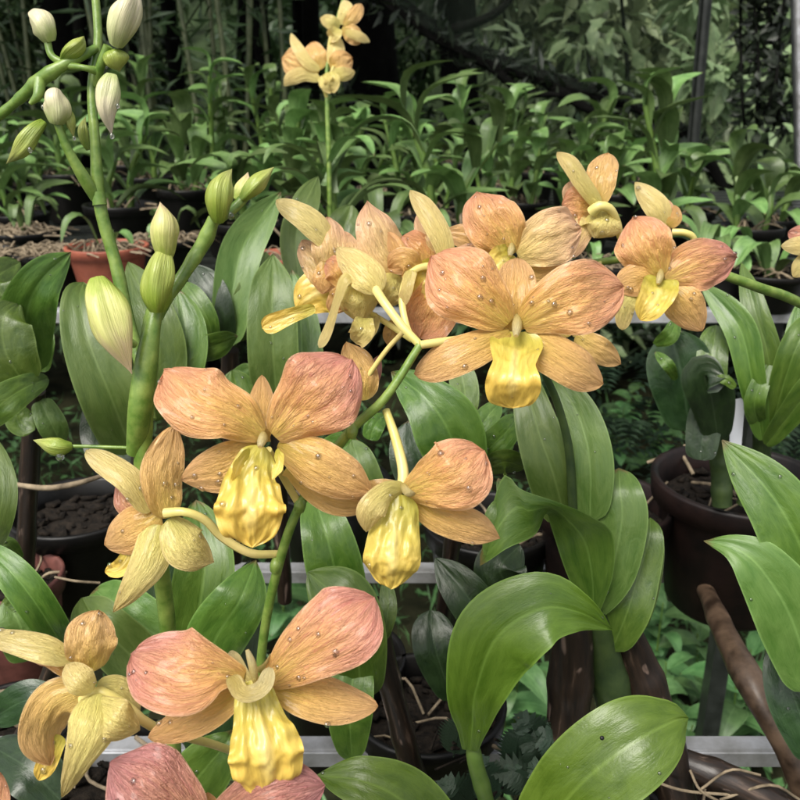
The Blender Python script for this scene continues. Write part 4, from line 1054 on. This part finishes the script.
def lf(mb, p, dv, up, L, w, mi=0):
    """one small leaf: two bent quads"""
    sd = dv.cross(up); sd = sd.normalized() if sd.length > 1e-5 else Vector((1, 0, 0)); nn = sd.cross(dv).normalized()
    o = len(mb.v)
    m = p+dv*L*.45+nn*L*.06; e = p+dv*L-nn*L*.10
    mb.v += [p, m+sd*w, m-nn*w*.35, m-sd*w, e]
    mb.uv += [(.5, 0), (0, .5), (.5, .5), (1, .5), (.5, 1)]
    mb.f += [(o, o+2, o+1), (o, o+3, o+2), (o+1, o+2, o+4), (o+2, o+3, o+4)]; mb.mi += [mi]*4
def rdir(rg):
    while True:
        v = Vector((rg.uniform(-1, 1), rg.uniform(-1, 1), rg.uniform(-1, 1)))
        if .05 < v.length < 1: return v.normalized()
mb = MB(); rg = random.Random(50)
for _ in range(5200):
    r = rg.random(); y = rg.uniform(.9, 3.4); x = rg.uniform(-1.2, 1.5)*(y*.55+.3); d = rdir(rg); d.z = abs(d.z)*1.1+.25; d.normalize()
    p = Vector((x, y, .02+.05*noise.noise(Vector((x*.9, y*.9, 0))))); lf(mb, p, d, rdir(rg), rg.uniform(.03, .10), rg.uniform(.002, .006))
for _ in range(2600):
    y = rg.uniform(.9, 4.2); x = rg.uniform(-1.2, 1.5)*(y*.55+.3); d = rdir(rg); d.z *= .3; d.normalize()
    lf(mb, Vector((x, y, rg.uniform(.02, .10))), d, Vector((0,0,1)), rg.uniform(.02, .05), rg.uniform(.008, .016))
g = obj('grass', mb, 'leaf_weed'); tag(g, 'low grass and ground cover below the benches', 'grass', kind='stuff')
# leafy weeds seen through the gap at the lower right
def weed(seed, H, n, L, w):
    rg = random.Random(seed); root = thing('weed', 'x', 'weed', (0, 0, 0))
    mb = MB(); tube(mb, [Vector((0,0,0)), Vector((.01,0,H*.5)), Vector((0,.01,H))], [.004,.003,.002], ns=6, nv=8); obj('stem', mb, 'cane', root)
    for i in range(n):
        a = i*2.4+rg.uniform(-.3, .3); dv = Vector((math.cos(a), math.sin(a), 0)); t = .3+.7*i/n; p0 = Vector((.01*(1-t), 0, H*t)); l = L*rg.uniform(.7, 1.1)
        mb = MB(); blade(mb, [p0, p0+dv*l*.3+Vector((0,0,.02)), p0+dv*l*.7+Vector((0,0,.02)), p0+dv*l+Vector((0,0,-.01))], w*rg.uniform(.8, 1.1), p=.8, q=.8, nu=7, nv=9, fold=.2, hint=lambda p, t: Vector((0,0,1)), tilt=rg.uniform(-15, 15), base=.15)
        obj('leaf', mb, 'leaf_weed', root)
    return root
WP = [weed(1, .35, 12, .14, .034), weed(2, .28, 9, .17, .042), weed(3, .42, 14, .12, .028)]
WL = ['tall leafy weed', 'broad-leaved weed', 'many-leaved weed']
spots = [(655,615),(700,640),(665,690),(710,690),(690,720),(640,725),(735,720),(755,640),(770,700),(520,690),(535,650),(505,720),(785,450),(770,480),(660,650),(795,500),(280,590),(300,570),(630,400),(660,430),(620,440),(690,330)]
rg = random.Random(8); wu = set(); cnt = {}
for i, (px, py) in enumerate(spots):
    g0 = onplane(px, py, .18); k = i % 3; src = WP[k]
    o = src if k not in wu else copy_tree(src); wu.add(k)
    o.location = (g0.x, g0.y, -.02); o.rotation_euler = (0, 0, rg.uniform(0, 6)); s = rg.uniform(.55, .85); o.scale = (s, s, s)
    side = 'under the left flowers' if px < 400 else ('under the arched leaves' if px < 600 else ('in the lower right gap' if py > 550 else 'in the shade under the back bench'))
    cnt[(k, side)] = cnt.get((k, side), 0)+1
    o['label'] = f'{WL[k]} {side}, {ORD[cnt[(k, side)]-1]} of its kind there'
    o['group'] = 'weeds on the ground between the benches'

# ================================================================== forest
def crown_mb(c, rad, n, L, w, rg, clumps=26, flat=1.0, ctrs=None):
    mb = MB(); cs = []
    for _ in range(clumps):
        d = rdir(rg); cs.append((c+Vector((d.x*rad[0], d.y*rad[1], d.z*rad[2]))*rg.uniform(.25, 1), rg.uniform(.18, .42)*min(rad)))
    for _ in range(n):
        cc, rr = rg.choice(cs); d = rdir(rg); p = cc+d*rr*rg.uniform(.2, 1); dv = (d+Vector((0, 0, -.35*flat))+rdir(rg)*.7).normalized()
        lf(mb, p, dv, Vector((0, 0, 1))+rdir(rg)*.5, L*rg.uniform(.6, 1.3), w*rg.uniform(.7, 1.3))
    return mb, cs
def tree(label, x, y, H, tr, crown, n, L, w, m, seed, lean=(0, 0), group='trees beyond the benches', cz=.75, low=None, name='tree'):
    rg = random.Random(seed); t = thing(name, label, 'tree', (x, y, 0), group)
    b = Vector((x, y, -.1)); top = Vector((x+lean[0], y+lean[1], H))
    mb = MB(); tube(mb, [b, b.lerp(top, .5)+Vector((rg.uniform(-.1, .1), 0, 0)), top], [tr, tr*.8, tr*.4], ns=12, nv=24, lobes=4, lob=.08)
    c = b.lerp(top, cz); cm, cs = crown_mb(c, crown, n, L, w, rg)
    for cc, rr in cs[:12]:
        s = b.lerp(top, rg.uniform(.35, .9)); tube(mb, [s, s.lerp(cc, .5)+Vector((0, 0, .15)), cc], [tr*.35, tr*.2, tr*.06], ns=6, nv=10)
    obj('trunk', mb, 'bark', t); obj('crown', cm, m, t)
    return t
FD = 'leaf_forest_shaded'; FM = 'leaf_forest'; FP = 'leaf_forest_hazy'
# dark thin trunks at the upper left
rg = random.Random(77)
DESC = ['slim black trunk at the far upper left','thin dark trunk behind the pale upper left buds','crooked dark trunk right of the upper left bud','straight dark trunk above the left seedlings','slender trunk above the terracotta pot','dark trunk left of the distant cream orchid','thin trunk behind the distant cream orchid','stout black trunk right of the distant cream orchid','dark trunk above the middle seedlings']
XS = [-2.9, -2.45, -1.95, -1.6, -1.2, -.85, -.45, -.05, .35]
for i, x in enumerate(XS):
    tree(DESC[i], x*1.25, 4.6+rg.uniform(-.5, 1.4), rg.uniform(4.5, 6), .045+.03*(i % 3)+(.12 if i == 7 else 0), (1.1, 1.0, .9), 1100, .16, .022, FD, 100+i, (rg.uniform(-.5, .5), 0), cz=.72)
CAN = [(-2.4,3.4,3.3,'canopy tree added for shade at the far left, its crown out of view'),(-1.1,3.8,3.4,'canopy tree added for shade left of the distant orchid'),(-.3,3.4,3.3,'canopy tree added for shade over the middle seedlings'),(-1.8,5.4,3.8,'canopy tree added for shade deep in the dark upper left'),(-.6,5.6,3.8,'canopy tree added for shade deep behind the leaning trunk')]  # trees added to darken the forest; their crowns hang unseen above the view
for i, (x, y, z, lb) in enumerate(CAN):
    rg = random.Random(900+i); t = thing('tree', lb, 'tree', (x-.2, y+1.4, 0), 'trees beyond the benches')
    c = Vector((x, y, z)); cm, cs = crown_mb(c, (1.5, 1.6, .5) if i < 5 else (.9, .9, .4), 2600, .24, .05, rg, 34)
    mb = MB(); b = Vector((x-.2, y+1.4, -.1)); tube(mb, [b, b+Vector((.05, -.1, z*.5)), c], [.05, .045, .025], ns=10, nv=24, lobes=4, lob=.08)
    for cc, rr in cs[:14]: tube(mb, [c, c.lerp(cc, .5)+Vector((0, 0, .1)), cc], [.02, .014, .005], ns=6, nv=8)
    obj('trunk', mb, 'bark', t); obj('crown', cm, FM, t)
for i, (x, y, lb) in enumerate([(-2.3, 4.0, 'bamboo clump behind the pale upper left buds'), (-1.35, 4.3, 'bamboo clump between the buds and the distant orchid'), (-.75, 3.7, 'bamboo clump just left of the distant cream orchid')]):
    rg = random.Random(950+i); t = thing('bamboo', lb, 'bamboo', (x, y, 0), 'bamboo clumps in the upper left'); ml = MB()
    for q in range(9):
        a = Vector((x+rg.uniform(-.35, .35), y+rg.uniform(-.25, .25), -.05)); b = a+Vector((rg.uniform(-.35, .35), rg.uniform(-.1, .1), rg.uniform(2.2, 3.2)))
        mb = MB(); tube(mb, [a, a.lerp(b, .5)+Vector((rg.uniform(-.06, .06), 0, 0)), b], [.012, .010, .005], ns=7, nv=40, prof=lambda t: 1+.25*max(0, math.sin(t*44))**16); obj('culm', mb, 'culm', t)
        for _ in range(60):
            s = rg.uniform(.3, 1); p = a.lerp(b, s)+Vector((rg.uniform(-.03, .03), 0, 0)); d = rdir(rg); d.z = -abs(d.z)*.6; d.normalize(); lf(ml, p, d, rdir(rg), rg.uniform(.08, .15), rg.uniform(.007, .011))
    obj('foliage', ml, FM, t)
# leafy undergrowth: each shrub its own thing
def shrub(label, x, y, h, r, n, L, w, m, seed):
    rg = random.Random(seed); t = thing('shrub', label, 'shrub', (x, y, 0), 'shrubs beyond the benches')
    cm, cs = crown_mb(Vector((x, y, h*.55)), (r, r*.8, h*.5), n, L, w, rg, 30)
    mb = MB()
    for cc, rr in cs[:14]: tube(mb, [Vector((x+rg.uniform(-.1, .1), y, -.05)), Vector((x, y, 0)).lerp(cc, .6)+Vector((rg.uniform(-.1, .1), 0, .1)), cc], [.018, .012, .004], ns=5, nv=8)
    obj('stems', mb, 'bark', t); obj('foliage', cm, m, t)
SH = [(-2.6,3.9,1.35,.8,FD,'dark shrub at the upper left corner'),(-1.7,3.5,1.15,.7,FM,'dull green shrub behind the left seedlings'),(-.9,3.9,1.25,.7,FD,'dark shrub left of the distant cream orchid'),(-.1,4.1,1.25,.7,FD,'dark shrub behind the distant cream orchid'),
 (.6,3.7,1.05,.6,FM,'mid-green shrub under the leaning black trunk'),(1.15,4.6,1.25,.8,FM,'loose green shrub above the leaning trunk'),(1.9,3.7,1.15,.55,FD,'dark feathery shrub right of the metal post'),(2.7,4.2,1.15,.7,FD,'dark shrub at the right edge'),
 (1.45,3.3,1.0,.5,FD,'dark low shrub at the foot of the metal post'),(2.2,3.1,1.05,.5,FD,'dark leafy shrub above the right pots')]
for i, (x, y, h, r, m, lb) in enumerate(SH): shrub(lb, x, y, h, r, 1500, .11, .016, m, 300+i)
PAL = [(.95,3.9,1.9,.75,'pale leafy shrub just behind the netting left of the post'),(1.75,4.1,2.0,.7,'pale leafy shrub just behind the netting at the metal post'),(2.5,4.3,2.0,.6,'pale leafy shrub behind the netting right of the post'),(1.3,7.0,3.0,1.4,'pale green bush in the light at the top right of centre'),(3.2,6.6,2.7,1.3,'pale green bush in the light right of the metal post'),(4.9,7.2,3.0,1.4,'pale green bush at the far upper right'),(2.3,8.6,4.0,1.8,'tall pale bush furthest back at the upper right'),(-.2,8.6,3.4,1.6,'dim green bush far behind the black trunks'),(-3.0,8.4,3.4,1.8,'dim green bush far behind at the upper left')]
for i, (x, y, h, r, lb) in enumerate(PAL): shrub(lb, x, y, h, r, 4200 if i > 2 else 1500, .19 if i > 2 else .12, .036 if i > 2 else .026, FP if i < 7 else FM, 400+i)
# leaning black trunk
t = thing('leaning_trunk', 'thick black trunk leaning down to the right across the upper middle', 'tree trunk', at(672, 250, 3.0))
mb = MB(); stube(mb, [(250,-160,3.0),(330,-60,3.0),(400,8,3.0),(470,52,3.0),(560,84,3.0),(640,108,3.0),(700,150,3.0),(760,260,3.05)], [20,15,10,9,8,7,6,5], ns=12, nv=80, lobes=3, lob=.12, prof=lambda t: 1+.25*noise.noise(Vector((t*22, 3, 1))))
fol = MB(); rg = random.Random(12)
for q in cat([tuple(S(p)) for p in [(300,-60,3.0),(400,8,3.0),(470,52,3.0),(560,84,3.0),(640,108,3.0),(700,150,3.0)]], 90):
    for _ in range(7):
        d = rdir(rg); lf(fol, Vector(q)+rdir(rg)*rg.uniform(0, .06), d, rdir(rg), rg.uniform(.05, .11), rg.uniform(.006, .012))
obj('foliage', fol, 'leaf_forest_shaded', t)
for (a, b, c) in [((440,35),(500,10),(530,-40)),((540,78),(590,110),(620,112)),((480,55),(520,90),(560,95))]:
    stube(mb, [(a[0],a[1],3.0),(b[0],b[1],2.95),(c[0],c[1],2.9)], [6,4,2.5], ns=8, nv=12)
obj('trunk', mb, 'bark', t)
# shade netting hanging behind the bench, its lower edge along the dark trunk
def net_mat():
    s = NT('shade_net'); u, v = s.uv()
    fu = s.math('FRACT', s.math('MULTIPLY', u, 900.0)); fv = s.math('FRACT', s.math('MULTIPLY', v, 500.0))
    g = s.math('MAXIMUM', s.math('LESS_THAN', fu, .022), s.math('LESS_THAN', fv, .022))
    d = s.n('ShaderNodeBsdfDiffuse'); d.inputs[0].default_value = (.24,.34,.24,1); t = s.n('ShaderNodeBsdfTranslucent'); t.inputs[0].default_value = (.24,.34,.24,1)
    m = s.n('ShaderNodeMixShader'); m.inputs[0].default_value = .5; s.l(d.outputs[0], m.inputs[1]); s.l(t.outputs[0], m.inputs[2])
    tr = s.n('ShaderNodeBsdfTransparent'); m2 = s.n('ShaderNodeMixShader'); s.l(g, m2.inputs[0]); s.l(tr.outputs[0], m2.inputs[1]); s.l(m.outputs[0], m2.inputs[2]); s.l(m2.outputs[0], s.out.inputs[0]); return s.m
M['net'] = net_mat()
low = [(330,-60),(400,8),(470,52),(560,84),(640,108),(720,150),(800,190),(900,215)]; mb = MB(); P = []; U = []
lo_ = cat([(a, b, 0) for a, b in low], 60)
for j in range(16):
    row = []
    for i in range(60):
        px = lo_[i][0]; py = lo_[i][1]*(1-j/15)+(-260)*(j/15); Y = 3.12+.05*math.sin(i*.5+j*.2)+.03*math.sin(i*1.3); v_ = at(px, py, 1)-CAM; row.append(CAM+v_*(Y/v_.y))
    P.append(row); U.append([(i/59, j/15) for i in range(60)])
mb.grid(P, U); o = obj('shade_net', mb, 'net', None, org=P[0][30]); tag(o, 'pale see-through shade netting hanging behind the leaning black trunk at the upper right', 'netting')
# metal post and pale pole
def pole(name, label, top, bot, hw, m, cat):
    t = thing(name, label, cat, S(bot)); mb = MB(); stube(mb, [top, bot], hw, ns=12, nv=4); obj('pole', mb, m, t)
    mb = MB(); stube(mb, [(top[0]-hw*1.3, top[1], top[2]-.01), (bot[0]-hw*1.1, bot[1], bot[2]-.01)], hw*.25, ns=6, nv=4); obj('edge_strip', mb, 'dark_metal', t)
def at_y(px, py, Y):
    v = at(px, py, 1)-CAM; k = Y/v.y; return k
pole('metal_post', 'thin dark metal post leaning slightly right among the shrubs', (712,-60,at_y(712,-60,2.9)), (678,330,at_y(678,330,2.9)), 5, 'dark_metal', 'post')
pole('metal_post', 'pale grey pole clipped by the upper right corner', (798,-60,at_y(798,-60,2.6)), (806,330,at_y(806,330,2.6)), 6, 'metal', 'post')
# hanging creeper at the right edge
t = thing('creeper', 'dark leafy creeper hanging down beside the pale pole at the upper right', 'creeper', at(775, -60, 2.5))
rg = random.Random(9); mb = MB(); ml = MB()
for k in range(6):
    x0 = 766+rg.uniform(-14, 22); pts = [(x0, -70, 2.5)]
    for j in range(1, 5): pts.append((x0+rg.uniform(-14, 14), -70+j*rg.uniform(46, 58), 2.5+rg.uniform(-.05, .05)))
    stube(mb, pts, 1.6, ns=6, nv=24)
    for q in cat([tuple(S(p)) for p in pts], 46):
        for _ in range(2):
            d = rdir(rg); d.z -= .5; d.normalize(); lf(ml, Vector(q), d, rdir(rg), rg.uniform(.03, .065), rg.uniform(.008, .014))
obj('vines', mb, 'bark', t); obj('foliage', ml, 'leaf_forest_shaded', t)
FP_ = ['below the tan petals','highest and most central','right below the right peach flower','between the tall leaves and brown pot','lowest toward the middle','behind the narrow leaves','at the right edge']
# ferny undergrowth in the shade under the back bench
for i, (px, py) in enumerate([(640,390),(600,330),(690,350),(655,450),(560,440),(780,440),(795,400)]):
    v = at(px, py, 1)-CAM; k = 1.35/v.y; c = CAM+v*k; rg = random.Random(600+i)
    t = thing('fern', f'dim fern in the dark under the back bench, {FP_[i]}', 'fern', (c.x, c.y, c.z-.15), 'ferns under the back bench')
    for q in range(9):
        mb = MB(); a = rg.uniform(0, 6.28); L_ = rg.uniform(.12, .22); b = Vector((c.x, c.y, c.z-.12)); dv = Vector((math.cos(a), math.sin(a), 0))
        cs = cat([tuple(b), tuple(b+dv*L_*.5+Vector((0,0,L_*.55))), tuple(b+dv*L_+Vector((0,0,L_*.45)))], 18)
        for j in range(3, 18):
            p = Vector(cs[j]); T = (Vector(cs[min(j+1,17)])-Vector(cs[j-1])).normalized(); sd = T.cross(Vector((0,0,1))).normalized(); w = .035*math.sin(math.pi*min(1,(j+1)/19))
            for s_ in (-1, 1): lf(mb, p, (sd*s_+T*.4).normalized(), Vector((0,0,1)), w, w*.16)
        obj('frond', mb, 'fern', t)

# ================================================================== light
w = bpy.data.worlds.new('World'); sc.world = w; w.use_nodes = True; nt = w.node_tree
bg = nt.nodes['Background']; sk = nt.nodes.new('ShaderNodeTexSky'); sk.sky_type = 'NISHITA'; sk.sun_disc = False
EL, AZ = 56, 215
sk.sun_elevation = R(EL); sk.sun_rotation = R(AZ); sk.dust_density = 3; sk.air_density = 1.0
hs = nt.nodes.new('ShaderNodeHueSaturation'); hs.inputs['Saturation'].default_value = .2
nt.links.new(sk.outputs[0], hs.inputs['Color']); nt.links.new(hs.outputs[0], bg.inputs[0]); bg.inputs[1].default_value = .13
ld = bpy.data.lights.new('sun', 'SUN'); ld.energy = 2.4; ld.angle = R(32); ld.color = (1, .95, .86)
lo = bpy.data.objects.new('sun', ld); C.objects.link(lo)
sd = Vector((math.sin(R(AZ))*math.cos(R(EL)), math.cos(R(AZ))*math.cos(R(EL)), math.sin(R(EL))))
lo.rotation_euler = (-sd).to_track_quat('-Z', 'Y').to_euler()
vs = sc.view_settings; vs.view_transform = 'Standard'; vs.look = 'None'; vs.gamma = 1; vs.use_curve_mapping = False; vs.exposure = 0.7
sc.render.engine = 'CYCLES'
sc.cycles.max_bounces = 8; sc.cycles.transparent_max_bounces = 8
